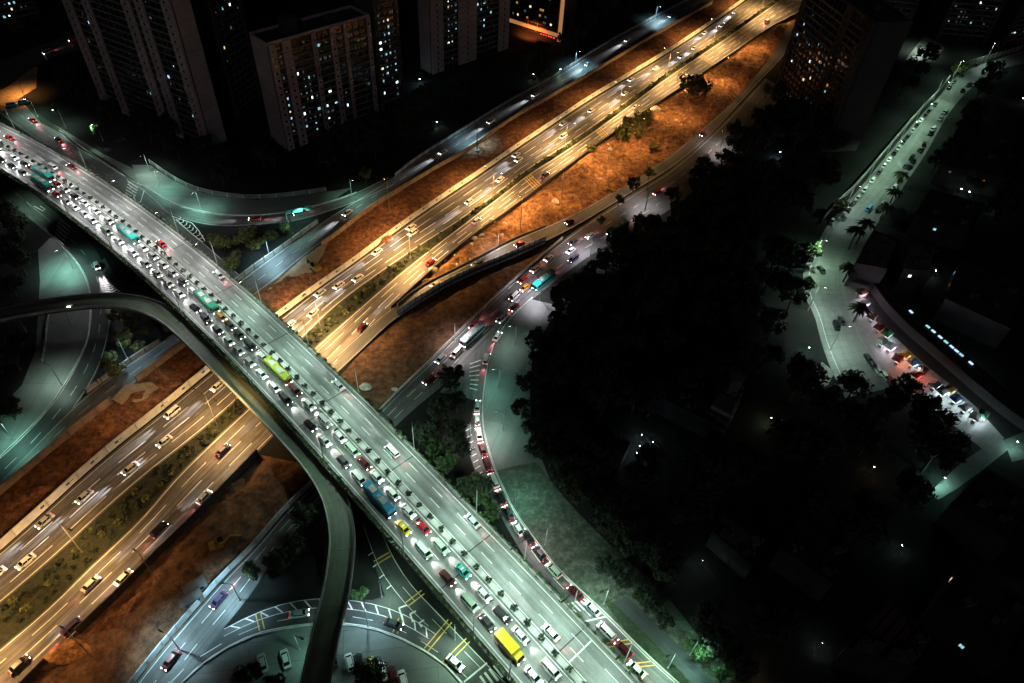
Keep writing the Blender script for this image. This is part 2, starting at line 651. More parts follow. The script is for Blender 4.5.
mb = MB(); extrude(Offs(WL - 1.35, WL - .52, DZ), DZ - .3, DZ + .45, mb); mb.build('planter', M['concrete_dark'], bridge, borg)
mb = MB(); extrude(Offs(WR + .52, WR + 1.1, DZ), DZ - .3, DZ + .45, mb); mb.build('planter', M['concrete_dark'], bridge, borg)
d = 18
while d < full.len:
    mb = MB()
    c = full.at(.5, d); q = full.dir(.5, d); ang = math.atan2(q.y, q.x)
    # piers keep clear of the carriageways below
    mb.box((c.x, c.y, DZ - 2.2), (1.8, 11, .6), 0, ang)
    mb.box((c.x, c.y, DZ / 2 - 1.3), (1.5, 3.2, DZ - 2.4), 0, ang)
    mb.build('pier', M['concrete_dark'], bridge, borg)
    d += 30
mk = MB()
for s_ in (fly_jam, fly_free):
    s_.band(mk, .055, .16, 0, s_.len, .010)
    s_.band(mk, .945, .16, 0, s_.len, .010)
fly_jam.dashes(mk, .5, .15, 4, 6, .010)
fly_free.dashes(mk, .36, .15, 4, 6, .010, off=2)
fly_free.dashes(mk, .66, .15, 4, 6, .010)
dd, _ = 0, 0
t_, dd = fly_free.near(580, 652)
fly_free.cross(mk, .06, .94, dd, .35, .012)
o = mk.build('lane_marking', M['white_line'], bridge, borg)
for s_ in (fly_jam, fly_free):
    d = 20
    while d < s_.len:
        mj = MB(); s_.cross(mj, .0, 1.0, d, .28, .007); d += 31
        mj.build('expansion_joint', M['tower_dark'], bridge, borg)

# curved one-lane ramp bridge
RZ = 8.4
rc = [(-30, 322), (10, 313), (50, 306), (100, 300), (138, 303), (168, 315), (197, 341), (226, 370), (256, 400), (288, 433), (315, 463), (329, 485), (337, 503), (342, 527), (343, 544), (338, 588), (328, 623), (321, 656), (312, 700), (304, 740)]
rw = resample(smooth(PL(rc, RZ), 3), 110)
class Along(Strip):
    def __init__(s, c, l, r, z):
        s.L, s.R = [], []
        for i, p in enumerate(c):
            t = c[min(len(c) - 1, i + 1)] - c[max(0, i - 1)]
            q = Vector((-t.y, t.x, 0)).normalized()
            s.L.append(Vector((p.x + q.x * l, p.y + q.y * l, z)))
            s.R.append(Vector((p.x + q.x * r, p.y + q.y * r, z)))
        s.finish()
ramp = thing('ramp_bridge', 'narrow curved ramp bridge sweeping from the left edge under trees to the bottom', 'bridge', rw[55] * 1.0)
ramp.location.z = 0
rorg = ramp.location.copy()
mb = MB(); extrude(Along(rw, -3.1, 3.1, RZ), RZ - .6, RZ - .005, mb); mb.loft(under(Along(rw, -3.1, 3.1, RZ), RZ - 1.6, RZ - .602)); mb.build('girder', M['concrete_dark'], ramp, rorg)
o = Along(rw, -2.72, 2.72, RZ).sheet('carriageway', M['ramp'], .004); o.parent = ramp; o.location = -rorg
for l, r, m_ in ((-3.1, -2.76, 'kerb'), (2.76, 3.1, 'concrete_dark')):
    mb = MB(); extrude(Along(rw, l, r, RZ), RZ - .002, RZ + .9, mb); mb.build('parapet', M[m_], ramp, rorg)
for i in (6, 30, 44, 56, 68, 84, 100):
    mb = MB(); c = rw[i]; mb.tube((c.x, c.y, -.05), (c.x, c.y, RZ - 1.55), .8, .8, 12); mb.build('pier', M['concrete_dark'], ramp, rorg)

# ================================================================== ROADS, MARKINGS, PAVED GROUND
def road(name, L, R, mat, z, **k):
    s = Strip(L, R, z, **k)
    struct(s.sheet(name, mat))
    return s
EX_NW = [(-60, 602), (0, 552), (38, 519), (78, 482), (115, 450), (160, 415), (212, 372), (279, 320), (313, 293), (356, 263), (401, 229), (443, 200), (481, 175), (512, 153), (545, 131), (585, 104), (622, 82), (662, 58), (702, 32), (742, 4), (790, -30), (850, -70)]
M_L = [(-60, 652), (0, 605), (70, 544), (100, 515), (147, 474), (200, 433), (237, 401), (303, 338), (338, 303), (396, 262), (431, 239), (456, 224), (511, 184), (527, 170), (562, 149), (612, 114), (662, 76), (709, 46), (767, 6), (815, -30), (880, -75)]
M_R = [(-60, 700), (0, 648), (50, 607), (92, 564), (122, 537), (147, 512), (175, 477), (220, 434), (247, 409), (321, 342), (356, 311), (406, 268), (456, 230), (511, 188), (528, 174), (563, 153), (613, 118), (663, 80), (710, 49), (768, 9), (816, -27), (881, -72)]
EX_SE = [(-40, 742), (25, 685), (40, 669), (80, 630), (120, 592), (155, 556), (195, 518), (255, 455), (300, 410), (345, 366), (392, 309), (433, 270), (468, 240), (511, 210), (560, 173), (612, 134), (672, 94), (727, 57), (767, 29), (802, 11), (860, -25), (920, -60)]
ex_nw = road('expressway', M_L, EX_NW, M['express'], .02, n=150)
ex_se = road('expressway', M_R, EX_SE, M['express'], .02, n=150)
M['median_soil'] = dirt_mat('planted_soil', (.008, .009, .005), (.018, .022, .009), (.04, .038, .016), .9)
med = road('expressway_median', M_L, M_R, M['median_soil'], .06, n=150)
mk = MB()
for s_ in (ex_nw, ex_se):
    s_.band(mk, .05, .22, 0, s_.len, .006)
    s_.band(mk, .94, .22, 0, s_.len, .006)
ex_nw.dashes(mk, .25, .24, 11, 5, .006)  # lane paint drawn longer and wider to stand in for light trails
ex_nw.dashes(mk, .47, .24, 9, 6, .006, off=3)
ex_nw.dashes(mk, .69, .24, 9, 6, .006, off=5)
ex_se.dashes(mk, .27, .24, 9, 6, .006, off=4)
ex_se.dashes(mk, .50, .24, 9, 6, .006)
ex_se.dashes(mk, .73, .24, 9, 6, .006, off=2)
struct(mk.build('road_marking', M['white_line']))
mk = MB()
for u, v in ((533, 186), (603, 136), (708, 62), (748, 36)):
    t_, d = ex_se.near(u, v)
    for k in range(4):
        ex_se.cross(mk, .06, .93, d + k * 1.5, .5, .006)
struct(mk.build('road_marking', M['yellow_line']))

# side road with a raised retaining wall, right of the expressway
def s1z(u, v):
    pts = [(345, 0.02), (400, 1.2), (450, 2.2), (540, 2.2), (600, .03), (900, .03)]
    if u <= 345: return .03
    for (a, za), (b, zb) in zip(pts[:-1], pts[1:]):
        if a <= u <= b: return za + (zb - za) * (u - a) / (b - a)
    return .03
S1L = [(338, 354), (356, 338), (376, 320), (418, 289), (471, 263), (511, 241), (562, 220), (597, 202), (647, 171), (672, 155), (692, 137), (712, 121), (732, 101), (749, 79), (767, 58), (790, 25), (815, -15)]
S1R = [(336, 374), (366, 346), (386, 326), (416, 303), (456, 280), (511, 257), (560, 235), (592, 217), (640, 187), (672, 168), (700, 145), (722, 123), (745, 97), (765, 76), (785, 55), (805, 27), (830, -10)]
s1 = Strip(S1L, S1R, zf=s1z, n=90)
struct(s1.sheet('side_road', M['street_pale']))
mk = MB(); s1.band(mk, .08, .15, 0, s1.len, .006); s1.band(mk, .92, .15, 0, s1.len, .006)
struct(mk.build('road_marking', M['white_line']))
S2L = [(765, 78), (722, 125), (672, 170), (640, 189), (592, 219), (562, 240), (511, 283), (453, 339), (428, 365), (406, 385), (378, 414), (345, 449), (313, 487), (283, 515), (255, 550), (225, 578), (190, 618), (160, 653), (137, 682), (100, 730)]
S2R = [(790, 92), (752, 138), (704, 184), (660, 217), (622, 238), (590, 255), (560, 277), (530, 301), (505, 324), (480, 348), (462, 368), (440, 388), (415, 408), (395, 427), (362, 459), (336, 488), (305, 520), (276, 553), (255, 590), (222, 630), (196, 662), (150, 735)]
s2 = road('side_street', S2L, S2R, M['street_pale'], .012, n=110)
CL = [(512, 316), (496, 338), (480, 370), (474, 405), (470, 423), (474, 447), (483, 474), (491, 492), (500, 515), (515, 542), (530, 566), (550, 590), (575, 618), (602, 648), (637, 684), (665, 712)]
CR = [(532, 298), (513, 315), (497, 336), (489, 359), (484, 385), (482, 421), (488, 447), (495, 470), (506, 493), (513, 509), (530, 533), (550, 560), (566, 577), (581, 591), (602, 610), (626, 634), (647, 655), (670, 676), (682, 686), (708, 710)]
cs = road('curved_street', CL, CR, M['street_pale'], .016, n=90)
mk = MB(); my = MB()
s2.band(mk, .07, .15, 0, s2.len, .006); s2.dashes(mk, .38, .15, 4, 5, .006); s2.dashes(mk, .68, .15, 4, 5, .006)
cs.band(mk, .93, .2, 0, cs.len, .006)
t_, dcw = cs.near(590, 612)
cs.dashes(mk, .5, .15, 4, 5, .006, a=dcw - 30)
cs.cross(mk, .05, .95, cs.near(590, 622)[1], .4, .007)
for k in range(5): cs.band(mk, .18 + k * .16, .5, cs.near(575, 602)[1], cs.near(583, 612)[1], .007)
for u, v in ((613, 645), (637, 664)):
    for k in (0, 1.1): cs.cross(my, .05, .95, cs.near(u, v)[1] + k, .3, .007)
gore = [(476, 352), (470, 370), (472, 388), (479, 372), (488, 346)]
for k in range(7):
    a, b = P(470 - k * .4 + (2 if k > 3 else 0), 364 + k * 4, .012), P(481 - k * .6, 360 + k * 5, .012)
    q = (b - a).normalized(); n_ = Vector((-q.y, q.x, 0)) * .2
    mk.face([a - n_ + Vector((0, 0, .009)), b - n_ + Vector((0, 0, .009)), b + n_ + Vector((0, 0, .009)), a + n_ + Vector((0, 0, .009))])
# lay-by beside the curved street
struct(patch('pavement', [(466, 424), (471, 424), (476, 448), (485, 475), (494, 495), (500, 515), (490, 512), (480, 492), (474, 468), (467, 446)], .008, M['walk']))
for k in range(8):
    u0, v0 = 465.5 + k * 1.6, 428 + k * 6.3
    a, b = P(u0, v0 + 3, .012), P(u0 + 7, v0 - 1, .012)
    q = (b - a).normalized(); n_ = Vector((-q.y, q.x, 0)) * .13
    mk.face([a - n_, b - n_, b + n_, a + n_])
PLZ = [(530, 299), (514, 314.5), (498, 336), (490, 359), (485, 385), (483, 421), (489, 447), (496, 470), (507, 493), (514, 509), (531, 533), (551, 560), (567, 577), (582, 591), (603, 610), (627, 634), (648, 655), (671, 676), (700, 704), (770, 708), (735, 675), (706, 645), (690, 625), (670, 600), (648, 577), (622, 556), (600, 535), (568, 502), (550, 480), (540, 455), (532, 425), (530, 400), (532, 362), (545, 330), (560, 306)]
struct(patch('plaza', PLZ, .03, M['plaza'], dirv=Vector((.25, 1)).normalized()))
struct(patch('grass_verge', [(606, 604), (613, 602), (653, 641), (690, 683), (712, 706), (700, 706), (672, 677), (648, 655), (627, 633)], .06, M['grass']))
M['mossy'] = dirt_mat('mossy_worn_ground', (.022, .030, .022), (.06, .075, .055), (.14, .16, .125), .5)
struct(patch('worn_ground', [(496, 471), (507, 493), (514, 509), (531, 533), (551, 560), (567, 577), (582, 591), (603, 610), (627, 634), (648, 655), (671, 676), (700, 704), (770, 708), (735, 675), (706, 645), (690, 625), (670, 600), (648, 577), (622, 556), (600, 535), (568, 502), (550, 480), (536, 462), (515, 466)], .045, M['mossy']))
dl = road('service_lane', [(613, 602), (653, 641), (693, 684), (720, 712)], [(627, 597), (667, 633), (698, 667), (722, 690), (745, 712)], M['street'], .065)

# lower streets and the fork under the flyover
GL = [(350, 496), (358, 512), (366, 535), (378, 568), (392, 588), (406, 606), (436, 634), (470, 668), (492, 690), (510, 712)]
GR = [(372, 500), (380, 525), (390, 552), (411, 585), (421, 595), (451, 626), (488, 665), (508, 685), (532, 708)]
gs = road('fork_street', GL, GR, M['street'], .014)
FL = [(140, 735), (180, 684), (200, 665), (225, 648), (256, 633), (306, 624), (338, 623), (371, 627), (406, 640), (441, 660), (463, 684), (480, 706)]
FU = [(120, 712), (150, 676), (172, 655), (197, 640), (222, 630), (256, 612), (288, 601), (321, 597), (351, 599), (396, 608), (436, 632), (488, 678), (515, 704)]
fs = road('lower_street', FL, FU, M['street'], .010)
struct(patch('parking_plaza', [(180, 686), (200, 667), (225, 650), (256, 635), (306, 626), (338, 625), (371, 629), (406, 642), (441, 662), (463, 686), (475, 716), (150, 716)], .02, M['plaza'], dirv=Vector((1, .2)).normalized()))
fs.band(mk, .04, .2, 0, fs.len, .006)
t0 = fs.near(222, 632)[1]; t1 = fs.near(432, 632)[1]
fs.band(mk, .62, .16, t0, t1, .006); fs.band(mk, .97, .16, t0, t1, .006); fs.dashes(mk, .33, .14, 5, 4, .006)
d = t0 + 2
while d < t1:
    a, b = fs.at(.63, d + 1.6), fs.at(.96, d - .6)
    q = (b - a).normalized(); n_ = Vector((-q.y, q.x, 0)) * .16; up = Vector((0, 0, .006))
    mk.face([a - n_ + up, b - n_ + up, b + n_ + up, a + n_ + up])
    d += 3.2
gs.band(mk, .03, .16, gs.near(365, 530)[1], gs.near(434, 632)[1], .006); gs.band(mk, .95, .16, 0, gs.len, .006)
gs.dashes(mk, .5, .14, 5, 6, .006, a=gs.near(400, 590)[1])
d = gs.near(372, 560)[1]
while d < gs.near(402, 603)[1]:
    a, b = gs.at(.02, d), gs.at(-.28, d + 1.2)
    q = (b - a).normalized(); n_ = Vector((-q.y, q.x, 0)) * .14; up = Vector((0, 0, .014))
    mk.face([a - n_ + up, b - n_ + up, b + n_ + up, a + n_ + up])
    d += 3.4
def chev(pts, w=.2, z=.03):
    w_ = PL(pts, z)
    for a, b in zip(w_[:-1], w_[1:]):
        q = (b - a).normalized(); n_ = Vector((-q.y, q.x, 0)) * w
        f = [a - n_, b - n_, b + n_, a + n_]
        if (f[1] - f[0]).cross(f[3] - f[0]).z < 0: f = f[::-1]
        mk.face(f)
for c_ in ([(403, 621), (399, 608), (407, 605)], [(413, 622), (410, 614), (416, 611)], [(422, 627), (419, 623), (424, 620)]): chev(c_)
for sL, sR in (((375, 563), (390, 554)), ((406, 605), (423, 592)), ((395, 633), (401, 619)), ((426, 650), (450, 621)), ((444, 664), (468, 640)), ((341, 622), (342, 603)), ((262, 630), (258, 613))):
    for k in (0, 1.1):
        a, b = P(*sL, .032), P(*sR, .032)
        q = (b - a).normalized(); n_ = Vector((-q.y, q.x, 0))
        a, b = a + n_ * (k - .55), b + n_ * (k - .55)
        f = [a - n_ * .14, b - n_ * .14, b + n_ * .14, a + n_ * .14]
        my.face(f if (f[1] - f[0]).cross(f[3] - f[0]).z > 0 else f[::-1])
chev([(464, 682), (487, 663)], .2, .034)
for k in range(6):
    a = P(478 + k * 5, 684 - k * 4.6, .034); b = P(488 + k * 5, 694 - k * 4.6, .034); chev([(480 + k * 4.6, 676 - k * 3.6), (489 + k * 4.6, 688 - k * 3.6)], .28, .034)

# streets left of the flyover
HL = [(-60, 145), (-20, 178), (20, 211), (54, 238), (78, 263), (88, 283), (91, 300), (90, 320), (88, 338), (81, 357), (56, 400), (25, 434), (0, 457), (-40, 492)]
HR = [(-60, 112), (0, 166), (25, 187), (50, 208), (72, 225), (91, 243), (101, 258), (107, 275), (111, 292), (112, 310), (108, 342), (99, 370), (85, 394), (58, 430), (24, 468), (-20, 510)]
hs = road('left_street', HL, HR, M['street'], .010, n=80)
LP = [(50, 238), (54, 238), (78, 263), (88, 283), (91, 300), (90, 320), (88, 338), (81, 357), (56, 400), (25, 434), (0, 457), (-40, 490), (-40, 430), (0, 408), (22, 385), (36, 350), (38, 315), (40, 280), (38, 250)]
struct(patch('plaza', LP, .03, M['plaza'], dirv=Vector((-.1, 1)).normalized()))
hb = road('slip_road', [(97, 262), (101, 276), (113, 290), (135, 299), (175, 318)], [(105, 258), (112, 272), (122, 281), (140, 287), (185, 303)], M['street_pale'], .018)
hs.dashes(mk, .5, .14, 4, 5, .006, a=hs.near(60, 228)[1]); hs.band(mk, .5, .14, 0, hs.near(52, 222)[1], .006)
hs.band(mk, .05, .14, hs.near(64, 244)[1], hs.len, .006); hs.band(mk, .93, .14, hs.near(104, 290)[1], hs.len, .006)
for k in range(6): hs.band(mk, .1 + k * .155, .55, hs.near(55, 228)[1], hs.near(67, 238)[1] - 1, .008)
for k in range(5): chev([(101 + k * 1.2, 281 + k * 2.6), (106 + k * 1.6, 284 + k * 2), (109 + k * 2, 283 + k * 1.6)], .16, .034)
chev([(34, 206), (43, 211), (45, 209), (40, 206)], .13, .02)
IL = [(715, -18), (690, 0), (640, 26), (600, 48), (555, 78), (511, 101), (460, 133), (416, 160), (395, 176), (370, 192), (318, 224), (256, 268), (207, 306), (160, 344), (125, 366), (87, 394), (60, 420), (22, 460), (-20, 502)]
IR = [(740, -14), (712, 2), (650, 36), (612, 59), (560, 90), (511, 117), (471, 147), (428, 171), (395, 190), (361, 212), (335, 234), (306, 254), (270, 285), (226, 316), (187, 343), (137, 381), (112, 401), (50, 451), (0, 493), (-40, 530)]
is_ = road('service_road', IL, IR, M['street_pale'], .022, n=110)
is_.band(mk, .07, .14, 0, is_.len, .006); is_.band(mk, .93, .14, 0, is_.len, .006); is_.dashes(mk, .5, .14, 4, 5, .006)
JL = [(-60, 75), (5, 117), (45, 147), (84, 173), (110, 187), (135, 201), (160, 217), (200, 250), (235, 280), (262, 303)]
JR = [(-60, 50), (28, 106), (60, 130), (72, 143), (95, 157), (115, 169), (140, 186), (152, 196), (172, 216), (190, 232), (212, 250), (245, 280), (272, 303)]
js = road('slip_street', JL, JR, M['street_pale'], .014)
KL = [(138, 184), (150, 190), (171, 203), (192, 210), (220, 215), (256, 216), (290, 212), (331, 202), (356, 193), (388, 177)]
KR = [(148, 199), (165, 212), (185, 220), (205, 225), (230, 227), (256, 225), (295, 222), (331, 211), (365, 199), (395, 184)]
ks = road('curved_slip_road', KL, KR, M['street_pale'], .018)
for s_ in (js, ks):
    s_.band(mk, .07, .14, 0, s_.len, .006); s_.band(mk, .93, .14, 0, s_.len, .006)
js.dashes(mk, .5, .14, 4, 5, .006, b=js.near(120, 183)[1])
js.cross(mk, .05, .95, js.near(141, 197)[1], .4, .007)
for k in range(5): js.band(mk, .15 + k * .17, .5, js.near(128, 186)[1], js.near(137, 193)[1], .007)
GA, GB = [(172, 216), (180, 219), (192, 223), (199, 231), (205, 241)], [(176, 219), (182, 225), (190, 232), (197, 238), (203, 242)]
chev(GA, .16, .024); chev(GB, .16, .024)
for k in range(8):
    u, v = 177 + k * 3.2, 218 + k * 2.6
    chev([(u - 1, v + 3), (u + 3, v + 1.5), (u + 3.5, v - 1)], .15, .026)
K2 = [(132, 165), (150, 165), (171, 179), (189, 188), (202, 192.5), (220, 196.5), (256, 200), (326, 192), (352, 188), (331, 201.5), (290, 211.5), (256, 215.5), (220, 214.5), (192, 209.5), (171, 202.5), (150, 189.5), (138, 183.5)]
struct(patch('plaza', K2, .04, M['plaza'], dirv=Vector((1, .1)).normalized()))
struct(patch('pavement', [(30, 112), (44, 119), (62, 129), (105, 155), (132, 168), (148, 184), (140, 185), (115, 166), (76, 141), (40, 122)], .03, M['walk']))
struct(patch('grass_verge', [(24, 104), (31, 112), (41, 123), (76, 141), (115, 166), (138, 184), (115, 168), (95, 156), (72, 142), (60, 129)], .06, M['grass']))
ls = road('upper_left_street', [(-60, 112), (-20, 98), (10, 84), (30, 68), (45, 60), (60, 54), (85, 49), (140, 38)], [(-60, 84), (-20, 66), (15, 56), (40, 45), (85, 32), (140, 20)], M['street_pale'], .01)
struct(patch('pavement', [(-10, 96), (10, 85), (30, 69), (38, 66), (36, 88), (20, 98), (2, 112)], .016, M['sand']))
ls.dashes(mk, .5, .14, 4, 5, .006)

# street and market on the right
RL = [(1060, 42), (1015, 52), (997, 60), (975, 66), (953, 78), (940, 96), (918, 118), (887, 155), (855, 194), (842, 208), (826, 226), (818, 243), (808, 258), (802, 275), (804, 297), (815, 315), (820, 339), (830, 368), (845, 398)]
RR = [(1060, 56), (1020, 64), (996, 70), (973, 86), (958, 101), (944, 120), (926, 154), (903, 187), (897, 197), (877, 223), (864, 246), (853, 266), (851, 285), (856, 310), (868, 337), (886, 362), (905, 385)]
rs = road('market_street', RL, RR, M['market_ground'], .01, n=80)
MK = [(853, 264), (864, 248), (878, 240), (868, 262), (862, 280), (864, 308), (884, 330), (897, 339), (922, 362), (947, 382), (977, 408), (1004, 438), (990, 456), (962, 432), (932, 408), (907, 390), (887, 364), (868, 338), (856, 310), (851, 285)]
struct(patch('market_square', MK, .016, M['market_ground'], dirv=Vector((1, 1)).normalized()))
struct(patch('pavement', [(930, 492), (962, 462), (986, 446), (1002, 438), (1010, 448), (985, 468), (955, 490), (938, 500)], .012, M['plaza']))
struct(patch('pavement', [(905, 60), (925, 35), (945, 48), (930, 62)], .012, M['walk']))
struct(patch('pavement', [(800, 375), (822, 362), (835, 372), (828, 385), (808, 392)], .014, M['walk']))
struct(patch('pavement', [(1004, 440), (1040, 425), (1040, 455), (1012, 462)], .018, M['walk']))
rs.band(mk, .12, .14, 0, rs.len, .006)
struct(mk.build('road_marking', M['white_line']))
struct(my.build('road_marking', M['yellow_line']))

# construction strips of bare earth
struct(patch('bare_earth', [(-20, 563), (38, 516), (115, 447), (160, 412), (212, 368), (226, 357), (212, 330), (187, 344), (137, 382), (112, 402), (50, 452), (-20, 510)], .03, M['dirt_red'], 2.2, mounds(1, 1.0, 1.5)))
struct(patch('bare_earth', [(272, 322), (313, 290), (356, 260), (401, 226), (443, 197), (481, 172), (545, 128), (622, 78), (702, 28), (760, -14), (735, -12), (712, 3), (650, 37), (612, 60), (560, 91), (511, 118), (471, 148), (428, 172), (361, 213), (335, 235), (306, 256), (250, 300)], .03, M['dirt_red'], 2.0, mounds(2, 1.3, 1.8)))
struct(patch('bare_earth', [(356, 338), (376, 320), (418, 290), (471, 264), (511, 242), (562, 222), (597, 204), (647, 173), (692, 139), (732, 103), (767, 62), (800, 12), (767, 30), (727, 58), (672, 95), (612, 135), (560, 174), (511, 211), (468, 241), (433, 271), (392, 310)], .03, M['dirt'], 1.9, mounds(3, 2.6, 2.4)))
struct(patch('bare_earth', [(340, 376), (366, 347), (416, 305), (456, 282), (511, 259), (560, 237), (590, 219), (562, 239), (511, 282), (453, 338), (406, 384), (378, 413), (360, 430), (330, 400)], -.02, M['dirt_dim'], 2.4, mounds(4, .6)))
struct(patch('bare_earth', [(-30, 735), (25, 687), (80, 632), (155, 558), (195, 520), (262, 455), (330, 470), (313, 486), (283, 514), (255, 549), (225, 577), (190, 617), (137, 681), (100, 730)], .03, M['dirt_dim'], 2.2, mounds(5, 2.0, 2.0)))
struct(patch('sand_patch', [(113, 401), (126, 387), (152, 384), (160, 390), (145, 402), (125, 408)], .9, M['sand'], 2, mounds(8, .3)))
struct(patch('sand_patch', [(268, 291), (304, 258), (330, 240), (322, 258), (312, 274), (290, 285)], .6, M['sand'], 2, mounds(9, .3)))

# ================================================================== BARRIERS
wm = [M['white_panel'], M['kerb'], M['mark']]
tm = [M['tan_panel'], M['concrete'], M['mark']]
bm_ = [M['blue_panel'], M['steel'], M['mark']]
dm = [M['dark_panel'], M['steel_dark'], M['mark']]
wall('hoarding', 'white printed hoarding along the expressway, lower-left of the flyover', [(-60, 600), (0, 550), (38, 516), (78, 479), (115, 447), (160, 412), (214, 367)], 2.3, .25, wm, marks=7)
wall('hoarding', 'white printed hoarding along the expressway, running to the upper right beyond the flyover', [(277, 318), (313, 291), (356, 261), (401, 227), (443, 198), (481, 173), (512, 151), (545, 129), (585, 102), (622, 80), (662, 56), (702, 30), (742, 2), (790, -32)], 2.0, .25, wm, marks=8)
wall('hoarding', 'black hoarding along the expressway edge, lower-left of the flyover', [(80, 634), (120, 596), (155, 560), (195, 522), (258, 456)], 2.6, .25, dm)
wall('hoarding', 'short black hoarding at the lower-left end of the expressway edge', [(-30, 738), (25, 689), (48, 664)], 2.4, .25, dm)
wall('hoarding', 'black hoarding between expressway and orange dirt, right of the flyover', [(392, 310), (433, 272), (468, 242), (511, 212), (560, 175), (612, 136), (672, 96), (727, 59), (767, 31), (800, 14)], 1.7, .25, dm)
wall('hoarding', 'pale blue panel hoarding beside the lower-left street and dark dirt', [(313, 484), (283, 512), (255, 547), (225, 575), (190, 615), (160, 650), (137, 679), (105, 720)], 1.9, .2, bm_, post=3.0)
wall('hoarding', 'tan panel hoarding between service road and red dirt, beyond the flyover', [(712, 4), (650, 39), (612, 62), (560, 93), (511, 120), (471, 150), (428, 174), (361, 216), (335, 238), (322, 246)], 1.9, .25, tm, post=3.5)
wall('hoarding', 'short tan hoarding beside red dirt, just left of the ramp bridge', [(190, 343), (160, 365), (138, 382)], 2.3, .25, tm, post=3.5)
wall('hoarding', 'tan hoarding along the service road towards the left edge', [(112, 403), (80, 428), (50, 453), (0, 495), (-40, 530)], 2.2, .25, tm, post=3.0)
wall('guard_wall', 'pale concrete guard wall with gaps on service road, left of the flyover', [(160, 343), (125, 365), (87, 393)], 1.5, .3, [M['kerb'], M['concrete_dark'], M['mark']], post=3.2)
wall('guard_wall', 'pale concrete guard wall on service road, right of the flyover', [(318, 223), (285, 247), (256, 267), (235, 283)], 1.5, .3, [M['kerb'], M['concrete_dark'], M['mark']], post=3.0)
wall('guard_wall', 'low guard wall between dark wood and the far service road', [(690, -1), (640, 25), (600, 47), (555, 77), (511, 100), (460, 132), (416, 159), (395, 176)], 1.2, .25, [M['concrete'], M['concrete_dark'], M['mark']], post=4)
wall('retaining_wall', 'ribbed bluish retaining wall holding up the side road', [(398, 317), (418, 303.5), (456, 281), (511, 258.5), (545, 243)], 2.9, .3, [M['blue_panel'], M['concrete_dark'], M['mark']], post=2.0)
wall('retaining_wall', 'earth-stained wall on the dirt side of the raised side road', [(398, 308), (418, 291), (471, 265), (511, 243), (545, 230)], 1.9, .3, [M['concrete_dark'], M['concrete_dark'], M['mark']], post=5)
wall('guard_wall', 'pale kerb wall between side street and brown pit', [(562, 239), (511, 282), (453, 338), (428, 364), (406, 384), (380, 411)], .8, .45, [M['kerb'], M['kerb'], M['mark']], post=5)
wall('fence', 'curved garden fence with pale posts above the teal plaza', [(150, 163), (171, 178), (189, 187.5), (202, 192), (220, 196), (256, 199.5), (300, 195), (326, 191)], 1.5, .12, [M['concrete_dark'], M['kerb'], M['mark']], post=4.5, cap=M['concrete'])
wall('fence', 'tall boundary fence along parked cars of the far right street', [(822, 222), (838, 203), (853, 190), (885, 152), (916, 115), (938, 93), (948, 80)], 2.2, .15, [M['concrete'], M['kerb'], M['mark']], post=4, cap=M['kerb'])
wall('fence', 'arched fence with pale posts at the top of the far right street', [(953, 76), (965, 66), (985, 60), (1000, 56), (1020, 50)], 2.5, .15, [M['concrete_dark'], M['kerb'], M['mark']], post=3.2)
wall('fence', 'thin white rail beside the plaza at the left edge', [(50, 312), (48, 316), (47, 340), (43, 362)], 1.0, .08, [M['concrete'], M['kerb'], M['mark']], post=3)
wall('guard_rail', 'white kerb along the green verge of the slip street', [(60, 131), (95, 157), (115, 170), (140, 186)], .35, .25, [M['kerb'], M['kerb'], M['mark']], post=30, cat='kerb')
wall('guard_rail', 'pale curved kerb between teal plaza and curved slip road', [(138, 184), (150, 190), (171, 203), (192, 210), (220, 215), (256, 216), (290, 212), (331, 202), (356, 193)], .35, .35, [M['kerb'], M['kerb'], M['mark']], post=30, cat='kerb')
wall('guard_rail', 'pale kerb along the green plaza edge of the curved street', [(532, 298), (513, 315), (497, 336), (489, 359), (484, 385), (482, 421), (488, 447), (495, 470), (506, 493), (513, 509), (530, 533), (550, 560), (566, 577), (581, 591), (602, 610), (626, 634), (647, 655), (670, 676), (690, 694)], .3, .3, [M['kerb'], M['kerb'], M['mark']], post=40, cat='kerb')
wall('guard_rail', 'pale kerb along the left plaza edge of the left street', [(54, 238), (78, 263), (88, 283), (91, 300), (90, 320), (88, 338), (81, 357), (56, 400), (25, 434), (0, 457)], .3, .3, [M['kerb'], M['kerb'], M['mark']], post=40, cat='kerb')
wall('guard_rail', 'pale kerb around the parking plaza at the bottom', [(180, 685), (200, 666), (225, 649), (256, 634), (306, 625), (338, 624), (371, 628), (406, 641), (441, 661), (463, 685)], .3, .3, [M['kerb'], M['kerb'], M['mark']], post=40, cat='kerb')
struct(patch('street_fork', [(505, 322), (513, 315), (497, 336), (489, 359), (484, 385), (474, 400), (440, 392), (462, 366)], .006, M['street_pale']))
struct(patch('street_fork', [(372, 557), (392, 588), (410, 605), (440, 634), (396, 612), (351, 601), (335, 598), (372, 600), (385, 596)], .004, M['street']))

